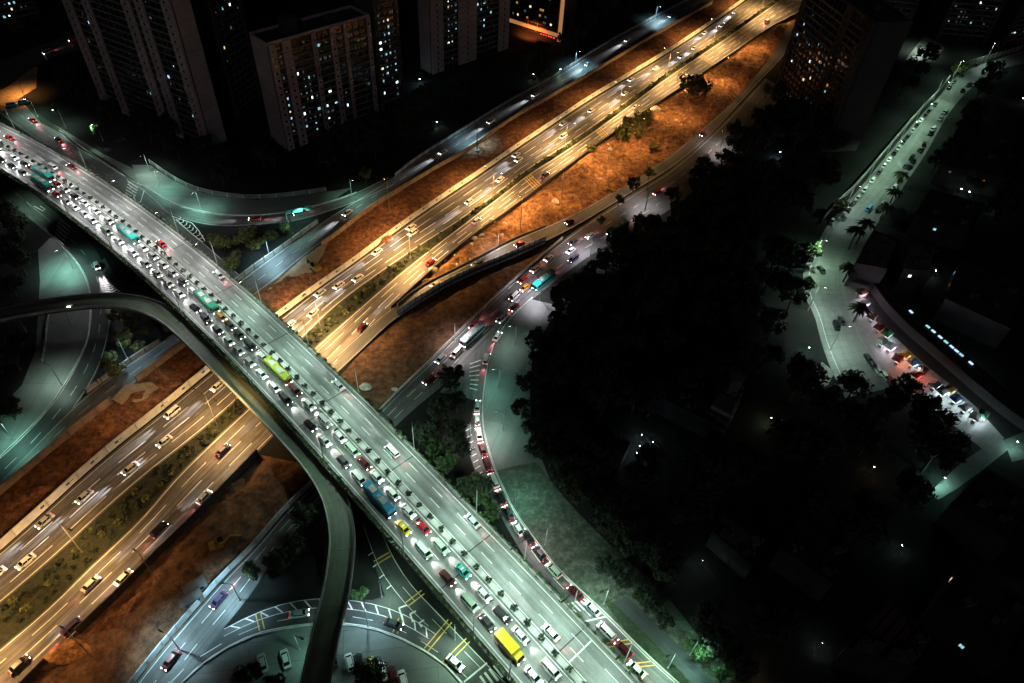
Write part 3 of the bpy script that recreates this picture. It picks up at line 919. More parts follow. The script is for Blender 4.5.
# ================================================================== TOWERS AND HOUSES
WINM = {}
def win_mesh(kind, w=1.5, h=1.35):
    k = (kind, w, h)
    if k not in WINM:
        mb = MB()
        mb.box((0, 0, 0), (w, .08, h), 0)
        for dx in (-w / 2, 0, w / 2): mb.box((dx, -.03, 0), (.08, .09, h + .08), 1)
        mb.box((0, -.03, -h / 2), (w + .1, .12, .08), 1)
        WINM[k] = mb.data('window', [M[kind], M['steel_dark']])
    return WINM[k]
LITK = ['win_white'] * 2 + ['win_teal'] * 5 + ['win_blue'] * 3 + ['win_warm'] * 2 + ['win_orange'] * 1 + ['win_dim'] * 14
def tower(name, label, A, B, depth, Ht, pil, side=1, lit=40, floor=3.0, wallm='tower_wall', seed=1, roof=True, endlit=0, cells=None, cat='apartment tower'):
    rnd = random.Random(seed)
    depth *= K_
    if not isinstance(Ht, tuple): Ht *= K_
    else: Ht = Ht[0]
    a, b = P(*A), P(*B)
    x = (b - a); Wd = x.length; x.normalize()
    nrm = Vector((x.y, -x.x, 0))
    if nrm.dot(Vector((0, 0, 0)) - a) < 0: nrm = -nrm
    flip = nrm.dot(Vector((x.y, -x.x, 0))) < 0
    rz = math.atan2(x.y, x.x)
    # local axes: x along the facade, -y out of it (towards the viewer)
    if flip:
        a, b = b, a; x = -x; rz = math.atan2(x.y, x.x)
        pil = [(1 - q, 1 - p) for p, q in pil]; side = -side
    root = thing(name, label, cat, a, rz)
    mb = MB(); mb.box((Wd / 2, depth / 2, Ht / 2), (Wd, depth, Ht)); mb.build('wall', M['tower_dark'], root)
    nfl = int(Ht / floor)
    for p, q in pil:
        mb = MB(); w = (q - p) * Wd
        mb.box(((p + q) / 2 * Wd, -.45, Ht / 2 + .2), (w, 1.1, Ht + .4))
        for k in range(nfl):
            mb.box(((p + q) / 2 * Wd, -1.02, k * floor + .05), (w + .02, .06, .14), 1)
            mb.box(((p + q) / 2 * Wd, -1.02, k * floor + 1.6), (min(.9, w * .4), .05, 1.1), 2)
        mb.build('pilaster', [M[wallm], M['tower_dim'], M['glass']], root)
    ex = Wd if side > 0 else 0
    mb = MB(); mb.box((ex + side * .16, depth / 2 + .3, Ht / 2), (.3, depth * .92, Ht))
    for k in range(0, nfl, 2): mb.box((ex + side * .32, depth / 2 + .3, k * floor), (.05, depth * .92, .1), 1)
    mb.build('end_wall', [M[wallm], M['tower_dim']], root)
    bays = []
    ps = sorted(pil)
    edges = [0.0] + [v for pq in ps for v in pq] + [1.0]
    for i in range(0, len(edges), 2):
        if edges[i + 1] - edges[i] > .02: bays.append((edges[i], edges[i + 1]))
    for p, q in bays:
        w = (q - p) * Wd; cx = (p + q) / 2 * Wd
        mb = MB()
        for k in range(1, nfl):
            mb.box((cx, -.28, k * floor), (w - .1, .55, .16), 0)
            mb.box((cx, -.52, k * floor + .5), (w - .2, .05, .75), 1)
        n = max(1, int(w / 3.2))
        for k in range(n + 1): mb.box((cx - w / 2 + .1 + (w - .2) * k / n, -.22, Ht / 2), (.22, .42, Ht), 0)
        for k in range(1, nfl):
            for _ in range(max(1, int(w / 4))):
                if rnd.random() < .55: mb.box((cx + rnd.uniform(-.42, .42) * w, -.62, k * floor + rnd.choice((.9, 2.2))), (.8, .35, .6), 1)
        mb.build('balcony_stack', [M['tower_dim'], M['concrete_dark']], root)
        mb = MB()
        mb.box((cx, -.012, Ht / 2), (w - .3, .02, Ht - .4))
        mb.build('glazing', M['glass'], root)
    cand = []
    for p, q in bays:
        n = max(1, int((q - p) * Wd / 2.3))
        for i in range(n):
            for k in range(1, nfl): cand.append((p * Wd + (i + .5) * (q - p) * Wd / n, k * floor + 1.7))
    rnd.shuffle(cand)
    # rows of lit flats cluster round a few columns
    hot = [(rnd.uniform(0, Wd), rnd.uniform(.10, .62) * Ht) for _ in range(6)]
    cand.sort(key=lambda c: rnd.random() * 60 + min(abs(c[0] - h[0]) * 2 + abs(c[1] - h[1]) for h in hot))
    for xx, zz in cand[:lit]:
        kd = rnd.choice(LITK)
        link('window', win_mesh(kd, rnd.choice((.7, .9, 1.3)), rnd.choice((.7, 1.0, 1.2))), root, (xx, -.10, zz))
    for _ in range(endlit):
        o = link('window', win_mesh(rnd.choice(LITK), .9, 1.1), root, (ex + side * .36, rnd.uniform(.15, .85) * depth, rnd.randint(2, nfl - 1) * floor + 1.5), side * math.pi / 2)
    if roof:
        mb = MB(); mb.box((Wd / 2, depth / 2, Ht + .02), (Wd - .3, depth - .3, .1)); mb.build('roof', M['roof_dark'], root)
        mb = MB()
        for c, s_ in (((Wd / 2, -.1, Ht + .6), (Wd + .4, .25, 1.2)), ((Wd / 2, depth + .1, Ht + .6), (Wd + .4, .25, 1.2)), ((-.1, depth / 2, Ht + .6), (.25, depth - .06, 1.2)), ((Wd + .1, depth / 2, Ht + .6), (.25, depth - .06, 1.2))): mb.box(c, s_)
        mb.build('parapet', M[wallm], root)
        mb = MB(); mb.box((Wd * .3, depth * .6, Ht + 2.6), (6, 5, 5)); mb.box((Wd * .3, depth * .6, Ht + 5.2), (6.6, 5.6, .3)); mb.build('stair_house', M['tower_dim'], root)
        mb = MB(); mb.box((Wd * .7, depth * .55, Ht + 1.1), (4, 3.4, 2)); mb.build('plant_room', M['tower_dim'], root)
    return root
tower('apartment_tower', 'tall apartment tower with pale ribs and many lit windows, top left, cut by the frame', (104, 104), (212, 149), 6.5, 118, [(.0, .085), (.20, .27), (.58, .655), (.70, .77), (.93, 1.0)], side=1, lit=95, seed=3, endlit=0)
h2 = tall((296, 148), (279, 44))
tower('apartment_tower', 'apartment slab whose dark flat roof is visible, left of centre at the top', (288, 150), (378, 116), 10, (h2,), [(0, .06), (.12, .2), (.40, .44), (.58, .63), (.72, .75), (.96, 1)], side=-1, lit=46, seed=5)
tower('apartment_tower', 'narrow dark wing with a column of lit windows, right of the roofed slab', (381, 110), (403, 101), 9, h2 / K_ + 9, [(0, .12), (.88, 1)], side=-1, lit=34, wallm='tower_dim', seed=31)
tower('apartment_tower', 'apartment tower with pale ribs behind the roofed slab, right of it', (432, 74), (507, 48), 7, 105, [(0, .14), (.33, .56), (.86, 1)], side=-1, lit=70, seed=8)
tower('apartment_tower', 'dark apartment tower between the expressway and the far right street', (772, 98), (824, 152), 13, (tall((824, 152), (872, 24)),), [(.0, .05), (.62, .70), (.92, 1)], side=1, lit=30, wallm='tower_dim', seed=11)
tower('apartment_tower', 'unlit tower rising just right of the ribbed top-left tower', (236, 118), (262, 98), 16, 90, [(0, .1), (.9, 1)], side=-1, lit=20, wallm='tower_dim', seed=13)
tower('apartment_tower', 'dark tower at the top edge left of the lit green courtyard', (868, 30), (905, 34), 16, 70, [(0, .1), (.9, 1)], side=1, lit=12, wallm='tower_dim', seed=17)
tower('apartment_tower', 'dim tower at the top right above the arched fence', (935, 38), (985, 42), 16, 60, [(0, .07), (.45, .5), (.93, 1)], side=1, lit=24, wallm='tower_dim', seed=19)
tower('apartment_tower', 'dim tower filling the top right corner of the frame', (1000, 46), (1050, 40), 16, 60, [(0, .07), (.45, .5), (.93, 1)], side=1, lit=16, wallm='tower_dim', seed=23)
tower('apartment_block', 'low dark block with violet and blue windows in the top left corner', (-12, 30), (42, 18), 14, 24, [(0, .06), (.94, 1)], side=1, lit=14, wallm='tower_dim', seed=29, cat='apartment block')
# the orange-lit hall behind the towers
a, b = P(498, 22), P(560, 42)
x_ = (b - a).normalized(); Wd = (b - a).length
hall = thing('lit_hall', 'building lit orange inside with glowing frame and red lights, top centre', 'hall', a, math.atan2(x_.y, x_.x))
M['hall_glow'] = glow('orange_hall_light', (1, .42, .12), .16)
mb = MB(); mb.box((Wd / 2, 8, 14), (Wd, 14, 28)); mb.build('wall', M['tower_dark'], hall)
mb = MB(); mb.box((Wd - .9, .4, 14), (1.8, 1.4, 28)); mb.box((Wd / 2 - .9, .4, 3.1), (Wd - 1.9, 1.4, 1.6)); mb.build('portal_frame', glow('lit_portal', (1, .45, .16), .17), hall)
mb = MB()
for k in range(6):
    mb.box((Wd / 2 - 1, .62, 6 + k * 3.6), (Wd - 4, .5, .25), 0)
for k in range(7): mb.box((1 + k * (Wd - 4) / 6, .62, 14), (.3, .42, 20), 0)
mb.build('gallery', M['roof_rust'], hall)
mb = MB(); mb.box((Wd / 2 - 1, .98, 14), (Wd - 4, .04, 20)); mb.build('glazing', M['glass'], hall)
rnd = random.Random(4)
for k in range(26): link('window', win_mesh(rnd.choice(['win_orange', 'win_warm', 'win_dim', 'win_orange']), 1.3, 1.2), hall, (rnd.uniform(2, Wd - 4), .80, 6.6 + rnd.randint(0, 5) * 3.3 + 1))
for k in range(6): link('red_lamp', win_mesh('tail', .9, .35), hall, (Wd - 13 + k * 1.8, -.6, 1.4))
pl = bpy.data.lights.new('hall_light', 'SPOT'); pl.energy = 12000; pl.color = (1, .22, .06); pl.spot_size = R_(120); pl.spot_blend = .8; pl.shadow_soft_size = 1
o = link('hall_light', pl, hall, (Wd * .6, -7, 9)); o.rotation_euler = (R_(25), 0, 0)

def lowrise(name, label, quad, h, wallm='roof_dark', roofm='roof_dark', extra=None, cat='building', lit=0, seed=1):
    """a low building: the four corners of its roof as the photograph shows them"""
    h = h * 1.15
    c = [P(u, v, h) for u, v in quad]
    org = sum(c, Vector()) / 4
    org.z = 0
    root = thing(name, label, cat, org)
    if (c[1] - c[0]).cross(c[2] - c[0]).z < 0: c = c[::-1]
    mb = MB(); mb.loft([[(p.x, p.y, -.05) for p in c], [(p.x, p.y, h) for p in c]]); mb.build('wall', M[wallm], root, org)
    mb = MB(); cc = sum(c, Vector()) / 4
    ins = [cc + (p - cc) * .94 for p in c]
    mb.loft([[(p.x, p.y, h - .02) for p in ins], [(p.x, p.y, h + .12) for p in ins]]); mb.build('roof', M[roofm], root, org)
    mb = MB()
    for p, q in zip(c, c[1:] + c[:1]):
        t = (q - p); l = t.length; t.normalize(); m_ = p.lerp(q, .5)
        mb.box((m_.x, m_.y, h + .35), (l - .3, .28, .7), 0, math.atan2(t.y, t.x))
    mb.build('parapet', M[wallm], root, org)
    rnd = random.Random(seed)
    for k in range(3):
        q = cc + (ins[k] - cc) * rnd.uniform(.3, .7)
        mb = MB(); mb.box((q.x, q.y, h + .7), (rnd.uniform(1, 2.4), rnd.uniform(1, 2.4), 1.2), 0, rnd.uniform(0, 1)); mb.build('roof_plant', M['roof_grey'], root, org)
        mb = MB(); mb.tube((q.x + 1.9, q.y, h + .1), (q.x + 1.9, q.y, h + 1.6), .4, .4, 8); mb.build('water_tank', M['roof_grey'], root, org)
    if lit:
        for k in range(lit):
            i = rnd.randint(0, 3)
            p, q = c[i], c[(i + 1) % 4]
            t = (q - p).normalized(); nn = Vector((t.y, -t.x, 0))
            if nn.dot(Vector((0, 0, 0)) - p) < 0: continue
            w = p.lerp(q, rnd.uniform(.1, .9)) + nn * .08
            o = link('window', win_mesh(rnd.choice(LITK), 1.1, 1.0), root, Vector((w.x, w.y, rnd.uniform(.3, .85) * h)) - org, math.atan2(t.y, t.x))
    if extra: extra(root, org, c, h)
    return root
def grid_lines(root, org, c, h):
    mb = MB()
    for k in range(1, 6):
        a, b = c[0].lerp(c[1], k / 6), c[3].lerp(c[2], k / 6)
        a, b = a.lerp(b, .3), a.lerp(b, .96)
        mb.tube((a.x, a.y, h + .3), (b.x, b.y, h + .3), .12, .12, 6)
    a, b = c[0].lerp(c[3], .3), c[1].lerp(c[2], .3)
    mb.tube((a.x, a.y, h + .3), (b.x, b.y, h + .3), .12, .12, 6)
    mb.build('roof_pipe', M['roof_rust'], root, org)
    for f0, f1 in ((.08, .45), (.55, .92)):
        q = [c[0].lerp(c[1], f0), c[0].lerp(c[1], f1)]
        r = [c[3].lerp(c[2], f1), c[3].lerp(c[2], f0)]
        pts = q + [q[1].lerp(r[0], .27), q[0].lerp(r[1], .27)]
        if (pts[1] - pts[0]).cross(pts[2] - pts[0]).z < 0: pts = pts[::-1]
        mb = MB(); mb.loft([[(p.x, p.y, h + .13) for p in pts], [(p.x, p.y, h + .9) for p in pts]]); mb.build('roof_panel', M['concrete_dark'], root, org)
lowrise('low_building', 'low building with two grey roof panels and rusty pipes, bottom right', [(888, 600), (938, 641), (916, 668), (846, 648)], 9, roofm='roof_rust', extra=grid_lines, seed=2)
lowrise('low_building', 'flat grey roofed building beside the palms on the far right street', [(874, 232), (900, 241), (887, 270), (855, 264)], 9, roofm='roof_grey', seed=3, lit=3)
lowrise('low_building', 'flat roofed building second to the right of the street palms', [(908, 242), (938, 249), (932, 272), (904, 270)], 9, roofm='roof_grey', seed=4, lit=4)
lowrise('low_building', 'small building with an open roof and blue-lit rooms in the dark wood', [(722, 514), (764, 544), (752, 567), (712, 532)], 6, roofm='roof_grey', seed=5, lit=2)
lowrise('shed', 'long dark shed in the wood, nearer the green plaza', [(582, 412), (630, 444), (622, 458), (574, 426)], 6, seed=6)
lowrise('shed', 'long dark shed in the wood, farther from the green plaza', [(622, 362), (720, 410), (712, 424), (614, 376)], 6, seed=7)
lowrise('low_building', 'dark building at the right edge above the arcade', [(960, 262), (1030, 290), (1010, 330), (945, 300)], 8, seed=8, lit=5)
lowrise('low_building', 'dark building left of the arched fence beyond the far right street', [(962, 120), (1020, 135), (1005, 180), (940, 165)], 8, seed=9, lit=4)
lowrise('low_building', 'dark building on the right edge halfway up the far right street', [(930, 190), (985, 205), (970, 232), (915, 215)], 8, seed=10, lit=4)
lowrise('low_building', 'dark building in the lower right corner of the frame', [(965, 560), (1040, 610), (1010, 660), (940, 600)], 10, seed=12, lit=3)
lowrise('low_building', 'unlit building below the lit teal corner at the right', [(985, 470), (1040, 500), (1010, 545), (950, 505)], 8, seed=14)
lowrise('low_building', 'unlit building in the wood between the shed and the roofed corner block', [(800, 520), (850, 552), (832, 585), (780, 548)], 8, seed=15, lit=2)
# banded house in the wood
def bands(root, org, c, h):
    mb = MB()
    for z in (3, 6.5, 10):
        for p, q in zip(c, c[1:] + c[:1]):
            t = (q - p); l = t.length; t.normalize(); m_ = p.lerp(q, .5); nn = Vector((t.y, -t.x, 0))
            mb.box((m_.x + nn.x * .2, m_.y + nn.y * .2, z), (l + .6, .5, 1.3), 0, math.atan2(t.y, t.x))
    mb.build('balcony_band', M['concrete'], root, org)
    mb = MB(); q = sum(c, Vector()) / 4; mb.box((q.x, q.y, h + 3), (3, 3, 6)); mb.build('stair_tower', M['concrete_dark'], root, org)
lowrise('banded_house', 'house with pale balcony bands and a stair tower in the dark wood', [(727, 380), (744, 388), (736, 402), (718, 393)], 14, extra=bands, seed=16)
# curved arcade behind the market
AL = [(864, 258), (869, 276), (884, 299), (906, 322), (932, 344), (958, 366), (983, 388), (1010, 410), (1048, 436)]
AR = [(872, 252), (877, 268), (892, 289), (914, 311), (940, 333), (966, 355), (992, 377), (1020, 399), (1058, 426)]
ar = Strip(AL, AR, 3.6, n=40)
arcade = thing('arcade', 'long curved dark arcade with skylights behind the market stalls', 'arcade', ar.at(.5, ar.len / 2))
arcade.location.z = 0
aorg = arcade.location.copy()
mb = MB(); extrude(ar, -.05, 3.55, mb); mb.build('wall', plain('arcade_wall', (.010, .010, .011), .9, 0, .2), arcade, aorg)
o = ar.sheet('roof', M['roof_dark'], .01); o.parent = arcade; o.location = -aorg
mb = MB()
for t in (.02, .5, .98):
    ar.band(mb, t, .35, 0, ar.len, .25)
mb.build('roof_rail', M['concrete_dark'], arcade, aorg)
for k, (u, v) in enumerate([(905, 335), (910, 340), (920, 345), (926, 350), (934, 355), (939, 359), (944, 363), (954, 371), (884, 319)]):
    t_, d = ar.near(u, v, 3.6)
    p = ar.at(.75, d); q = ar.dir(.5, d)
    mb = MB(); mb.box((p.x, p.y, 3.8), (1.5, .7, .3), 0, math.atan2(q.y, q.x)); mb.build('skylight', M['win_blue'] if k % 3 else M['win_teal'], arcade, aorg)

# ================================================================== STREET LAMPS
def lamp_meshes(h, arms, reach, lens):
    mb = MB(); mb.tube((0, 0, -.1), (0, 0, h), .14, .08, 8); mb.tube((0, 0, -.1), (0, 0, .5), .24, .24, 8)
    post = mb.data('post', M['steel'])
    hd = MB(); ln = MB(); am = MB()
    for s in arms:
        am.tube((0, 0, h - .3), (s * reach * .9, 0, h + .25), .06, .05, 6)
        hd.box((s * reach, 0, h + .27), (1.0, .36, .16), 0)
        ln.box((s * reach, 0, h + .165), (.8, .28, .05), 0)
    return post, am.data('arm', M['steel_dark']), hd.data('lamp_head', M['steel_dark']), ln.data('lens', M[lens])
LM = {}
def lamp(label, base, h, arms, reach, ang, lens, col, watts, z=0.0, group=None, cone=152, pos=None):
    h, reach, watts = round(h * 1.22, 2), round(reach * K_, 2), watts * K_ ** 2
    key = (h, arms, reach, lens)
    if key not in LM: LM[key] = lamp_meshes(*key)
    p = pos if pos is not None else P(base[0], base[1], z)
    r = thing('street_lamp', label, 'street lamp', p, ang, group)
    for nm, me in zip(('post', 'arm', 'lamp_head', 'lens'), LM[key]): link(nm, me, r)
    for s in arms:
        k = (col, watts, cone)
        if k not in LM:
            l = bpy.data.lights.new('lamp_light', 'SPOT')
            l.energy, l.color, l.spot_size, l.spot_blend, l.shadow_soft_size = watts, col, R_(cone), .55, .25
            LM[k] = l
        link('lamp_light', LM[k], r, (s * reach, 0, h + .10))
    return r
WARM, WARM2, NEUT, TEAL, GREEN, COOL = (1, .56, .20), (1, .40, .10), (.68, 1, .82), (.40, 1, .78), (.60, 1, .70), (.50, .86, 1)
exl = [(-40, 622), (77, 549), (211, 424), (316, 328), (407, 257), (486, 196), (553, 144), (612, 109), (663, 75), (708, 44), (749, 9), (790, -22)]
names = ['beyond the left edge', 'nearest the lower left corner', 'between the lower left corner and the ramp bridge', 'nearest the flyover on its upper right side', 'second from the flyover on its upper right side', 'third from the flyover on its upper right side', 'fourth from the flyover on its upper right side', 'fifth from the flyover on its upper right side', 'sixth from the flyover on its upper right side', 'seventh from the flyover on its upper right side', 'last in frame at the top', 'past the top edge']
for (u, v), nm in zip(exl, names):
    t_, d = med.near(u, v)
    p = med.at(.5, d); q = med.dir(.5, d)
    w = {0: 2800, 1: 2300, 2: 3000}.get(exl.index((u, v)), 6800) * 1.95
    lamp('twin-arm lamp on the expressway median, ' + nm, (u, v), 11.5, (-1, 1), 3.0, math.atan2(q.y, q.x) + math.pi / 2, 'lamp_warm', WARM, w, pos=Vector((p.x, p.y, .06)), group='twin-arm lamps on the expressway median')
# single-arm lamps along the flyover
def edge_lamp(strip, off, base, ang_in, h, lens, col, w, lab, z, grp, reach=3.6):
    t_, d = strip.near(base[0], base[1], z)
    q = strip.dir(.5, d)
    p = strip.at(off, d)
    n_ = strip.at(.5, d) - p
    lamp(lab, base, h, (1,), reach, math.atan2(n_.y, n_.x), lens, col, w, pos=Vector((p.x, p.y, z)), group=grp)
fr = [(23, 128), (87, 171), (136, 203), (179, 235), (219, 265), (262, 303), (308, 347), (358, 395), (412, 450), (474, 514), (522, 563), (573, 612), (625, 662)]
for i, (u, v) in enumerate(fr):
    edge_lamp(full, 1.02, (u, v), 0, 9.5, 'lamp_white', (.95, .98, .92) if i < 5 else NEUT, [2700, 3100, 3200, 3200, 3200, 3200, 3200, 3200, 3200, 3200, 3200, 3200, 3200][i], 'slender lamp on the upper-right parapet of the flyover, %s from its upper left end' % nth(i), DZ, 'lamps along the flyover')
for i, (u, v) in enumerate([(5, 171), (75, 218), (120, 251), (190, 312), (256, 383), (331, 464), (411, 552), (480, 634), (514, 674)]):
    edge_lamp(full, -.03, (u, v), 0, 9.5, 'lamp_white', (.95, .97, .98) if i < 4 else NEUT, [2600, 2600, 2200, 1900, 1800, 1800, 1800, 1700, 1700][i], 'slender lamp on the lower-left parapet of the flyover, %s from its upper left end' % nth(i), DZ, 'lamps along the flyover')
# lamps on the ground streets: base, direction it leans to, colour, watts, label
GLAMP = [
 ((25, 97), (0, 78), WARM2, 2600, 'lamp over the orange-lit corner in the upper left'),
 ((38, 117), (20, 118), NEUT, 1400, 'lamp at the upper start of the green slip street'),
 ((66, 128), (45, 128), NEUT, 1300, 'lamp beside the green verge, second along the slip street'),
 ((103, 141), (85, 150), GREEN, 1300, 'lamp beside the bright green bush on the slip street pavement'),
 ((150, 172), (130, 190), NEUT, 1500, 'lamp at the corner of the teal plaza'),
 ((201, 209), (190, 222), TEAL, 1700, 'lamp on the curved kerb of the teal plaza'),
 ((160, 188), (180, 196), TEAL, 1500, 'short lamp on the teal plaza by the fence'),
 ((293, 234), (300, 225), TEAL, 700, 'lamp beside the teal sign gantry'),
 ((270, 258), (280, 268), COOL, 2880, 'lamp on the service road guard wall right of the flyover'),
 ((352, 197), (362, 202), TEAL, 900, 'lamp where the curved slip road joins the service road'),
 ((477, 146), (470, 138), COOL, 2700, 'lamp on the far service road beside the dark wood'),
 ((575, 66), (585, 70), COOL, 2880, 'lamp on the far service road below the orange hall'),
 ((655, 20), (665, 25), COOL, 3240, 'lamp on the far service road near the top edge'),
 ((127, 358), (140, 368), COOL, 600, 'lamp behind the guard wall left of the ramp bridge'),
 ((12, 438), (22, 450), TEAL, 1200, 'lamp on the plaza at the left edge'),
 ((72, 326), (95, 325), NEUT, 1800, 'lamp on the left plaza, below the ramp bridge'),
 ((73, 268), (50, 275), TEAL, 2300, 'lamp on the left plaza, above the ramp bridge'),
 ((62, 385), (50, 380), NEUT, 1000, 'lamp on the left plaza, lower part'),
 ((30, 210), (20, 196), GREEN, 1000, 'lamp on the left street above its crosswalk'),
 ((368, 626), (368, 612), COOL, 1000, 'lamp on the parking plaza kerb right of the ramp bridge'),
 ((382, 597), (395, 590), GREEN, 900, 'lamp on the island between the two bottom streets'),
 ((455, 640), (465, 650), GREEN, 1800, 'lamp where the two bottom streets meet'),
 ((300, 650), (310, 655), TEAL, 450, 'lamp on the parking plaza left of the ramp bridge'),
 ((240, 600), (228, 600), COOL, 2300, 'lamp on the lower-left street beside the dark island'),
 ((180, 650), (168, 645), COOL, 2000, 'lamp on the lower-left street near the bottom edge'),
 ((604, 604), (590, 612), NEUT, 1700, 'lamp at the crosswalk of the curved street'),
 ((514, 507), (525, 500), TEAL, 1000, 'lamp beside the curved street and green plaza'),
 ((503, 430), (498, 430), TEAL, 800, 'lamp on the green plaza by its middle seam'),
 ((499, 388), (495, 388), TEAL, 700, 'added fill lamp on the green plaza between its upper end and middle seam'),  # added to brighten the dark gap between the neighbouring lamps
 ((515, 345), (505, 345), NEUT, 550, 'lamp at the upper end of the green plaza'),
 ((470, 440), (480, 445), (1, .85, .8), 1400, 'lamp beside the lay-by of the curved street'),
 ((545, 545), (530, 550), (1, .88, .88), 700, 'lamp on the kerb between flyover and green plaza'),
 ((668, 668), (655, 672), GREEN, 1800, 'lamp on the green verge near the bottom edge'),
 ((690, 655), (698, 668), TEAL, 800, 'lamp beside the service lane at the bottom'),
 ((540, 300), (530, 290), (.95, .92, 1), 2600, 'lamp on the side street beside the wood, lower one'),
 ((590, 257), (578, 250), (.95, .9, 1), 2400, 'lamp on the side street beside the wood, upper one'),
 ((455, 342), (465, 348), (1, .92, .9), 1500, 'lamp on the kerb wall of the brown pit'),
 ((498, 250), (490, 264), (1, .86, .78), 1200, 'lamp on the raised side road'),
 ((645, 210), (640, 200), (1, .88, .85), 1800, 'lamp on the side road by the first roadside trees'),
 ((720, 150), (712, 140), (1, .8, .7), 1500, 'lamp on the side road near the dark tower'),
 ((952, 80), (958, 88), GREEN, 1650, 'lamp at the top of the far right street'),
 ((915, 122), (925, 128), GREEN, 2508, 'lamp on the parked side of the far right street, upper'),
 ((884, 160), (894, 166), GREEN, 2376, 'lamp on the parked side of the far right street, lower'),
 ((845, 208), (858, 214), NEUT, 1716, 'lamp on the far right street above the palms'),
 ((812, 262), (822, 270), GREEN, 2800, 'lamp in the bright green tree by the far right street'),
 ((808, 310), (822, 316), NEUT, 2600, 'lamp on the far right street left of the market'),
 ((830, 350), (842, 352), NEUT, 2600, 'lamp at the lower end of the far right street'),
 ((900, 140), (908, 145), GREEN, 2100, 'lamp on the parked side of the far right street, middle'),
 ((933, 100), (941, 105), GREEN, 2100, 'lamp on the parked side of the far right street, near the arched fence'),
 ((866, 183), (876, 188), GREEN, 1950, 'lamp on the parked side of the far right street, lowest'),
 ((985, 62), (985, 70), NEUT, 1350, 'lamp under the arched fence at the top of the far right street'),
 ((918, 52), (922, 50), (.75, 1, .8), 3500, 'lamp in the small green courtyard, top right'),
]
for base, to, col, w, lab in GLAMP:
    a, b = P(*base), P(*to)
    lamp(lab, base, 9.5 if 'right street' in lab or 'parked side' in lab else 7.0, (1,), 3.0 if 'parked side' in lab else 1.6, math.atan2((b - a).y, (b - a).x), 'lamp_white' if col not in (WARM2,) else 'lamp_warm', col, w * 1.25, cone=150 if base[0] > 800 else 132)
# construction floodlight masts light the orange dirt
FL_ = [(520, 232, 2400, 'floodlight mast on the orange dirt, first above the raised road'), (560, 205, 2400, 'floodlight mast on the orange dirt, second above the raised road'), (605, 178, 2600, 'floodlight mast on the orange dirt, third above the raised road'), (640, 152, 2600, 'floodlight mast on the orange dirt by the scrub'), (680, 122, 2600, 'floodlight mast on the orange dirt between scrub and big bushes'), (722, 88, 2400, 'floodlight mast on the orange dirt above the big bushes'), (757, 52, 2200, 'floodlight mast on the orange dirt by the road bend'), (160, 585, 220, 'floodlight mast on the lower-left dirt, upper one'), (95, 660, 600, 'floodlight mast on the lower-left dirt, lower one'), (120, 420, 600, 'floodlight mast on the red dirt left of the ramp bridge'), (390, 215, 800, 'floodlight mast on the red dirt by the service road hoarding')]
for u, v, w, lab in FL_ or ((470, 275, 2600, 'floodlight mast on the dirt bank at the lower end of the raised road'), (560, 212, 3600, 'floodlight mast on the orange dirt, lower one'), (632, 165, 3600, 'floodlight mast on the orange dirt, middle one'), (700, 115, 3200, 'floodlight mast on the orange dirt, upper one'), (752, 50, 2600, 'floodlight mast on the orange dirt by the road bend')):
    a, b = P(u, v), P(u - 30, v - 20)
    lamp(lab, (u, v), 13.0, (1,), 1.0, math.atan2((b - a).y, (b - a).x), 'lamp_warm', (1, .53, .20), w * 1.9, group='construction floodlights')
# small yard lights scattered through the dark quarter
YL = [(778, 158, COOL, 260, 'bright blue-white'), (640, 441, COOL, 90, 'blue-white'), (651, 448, COOL, 70, 'blue-white'), (638, 452, COOL, 30, 'blue-white'), (635, 459, COOL, 30, 'small blue-white'), (958, 195, NEUT, 30, 'white'), (966, 198, NEUT, 50, 'white'), (997, 210, COOL, 70, 'white'), (953, 242, COOL, 90, 'white'), (927, 271, GREEN, 20, 'greenish'), (932, 277, NEUT, 40, 'white'), (897, 551, COOL, 50, 'white'), (818, 648, NEUT, 60, 'white'), (1019, 605, NEUT, 60, 'white'), (949, 637, GREEN, 60, 'greenish'), (1020, 104, GREEN, 40, 'greenish'), (700, 566, COOL, 50, 'blue-white'), (756, 678, WARM, 60, 'warm'), (806, 354, COOL, 260, 'blue-white'), (968, 368, COOL, 420, 'cold white'), (730, 560, COOL, 260, 'pale blue'), (717, 541, COOL, 120, 'pale blue'), (940, 484, TEAL, 900, 'teal'), (1012, 448, TEAL, 500, 'teal'), (768, 424, (.8, 1, .3), 160, 'yellow-green'), (915, 375, COOL, 120, 'white'), (870, 473, WARM, 25, 'faint warm'), (560, 75, GREEN, 130, 'green'), (533, 80, GREEN, 130, 'green'), (437, 128, GREEN, 100, 'greenish'), (420, 85, COOL, 300, 'pale')]
ym = MB(); ym.tube((0, 0, -.05), (0, 0, 3.2), .06, .05, 6); YP = ym.data('post', M['steel_dark'])
ym = MB(); ym.tube((0, 0, 3.2), (0, 0, 3.42), .22, .28, 10); YH = {True: ym.data('lamp_head', M['lamp_white']), False: ym.data('lamp_head', M['lamp_warm'])}
ym = MB(); ym.tube((0, 0, 3.424), (0, 0, 3.5), .34, .1, 10); YC = ym.data('cap', M['steel_dark'])
PLACE = {778: 'below the dark tower', 640: 'in the wood, highest of the blue four', 651: 'in the wood, rightmost of the blue four', 638: 'in the wood, third down of the blue four', 635: 'in the wood, lowest of the blue four'}
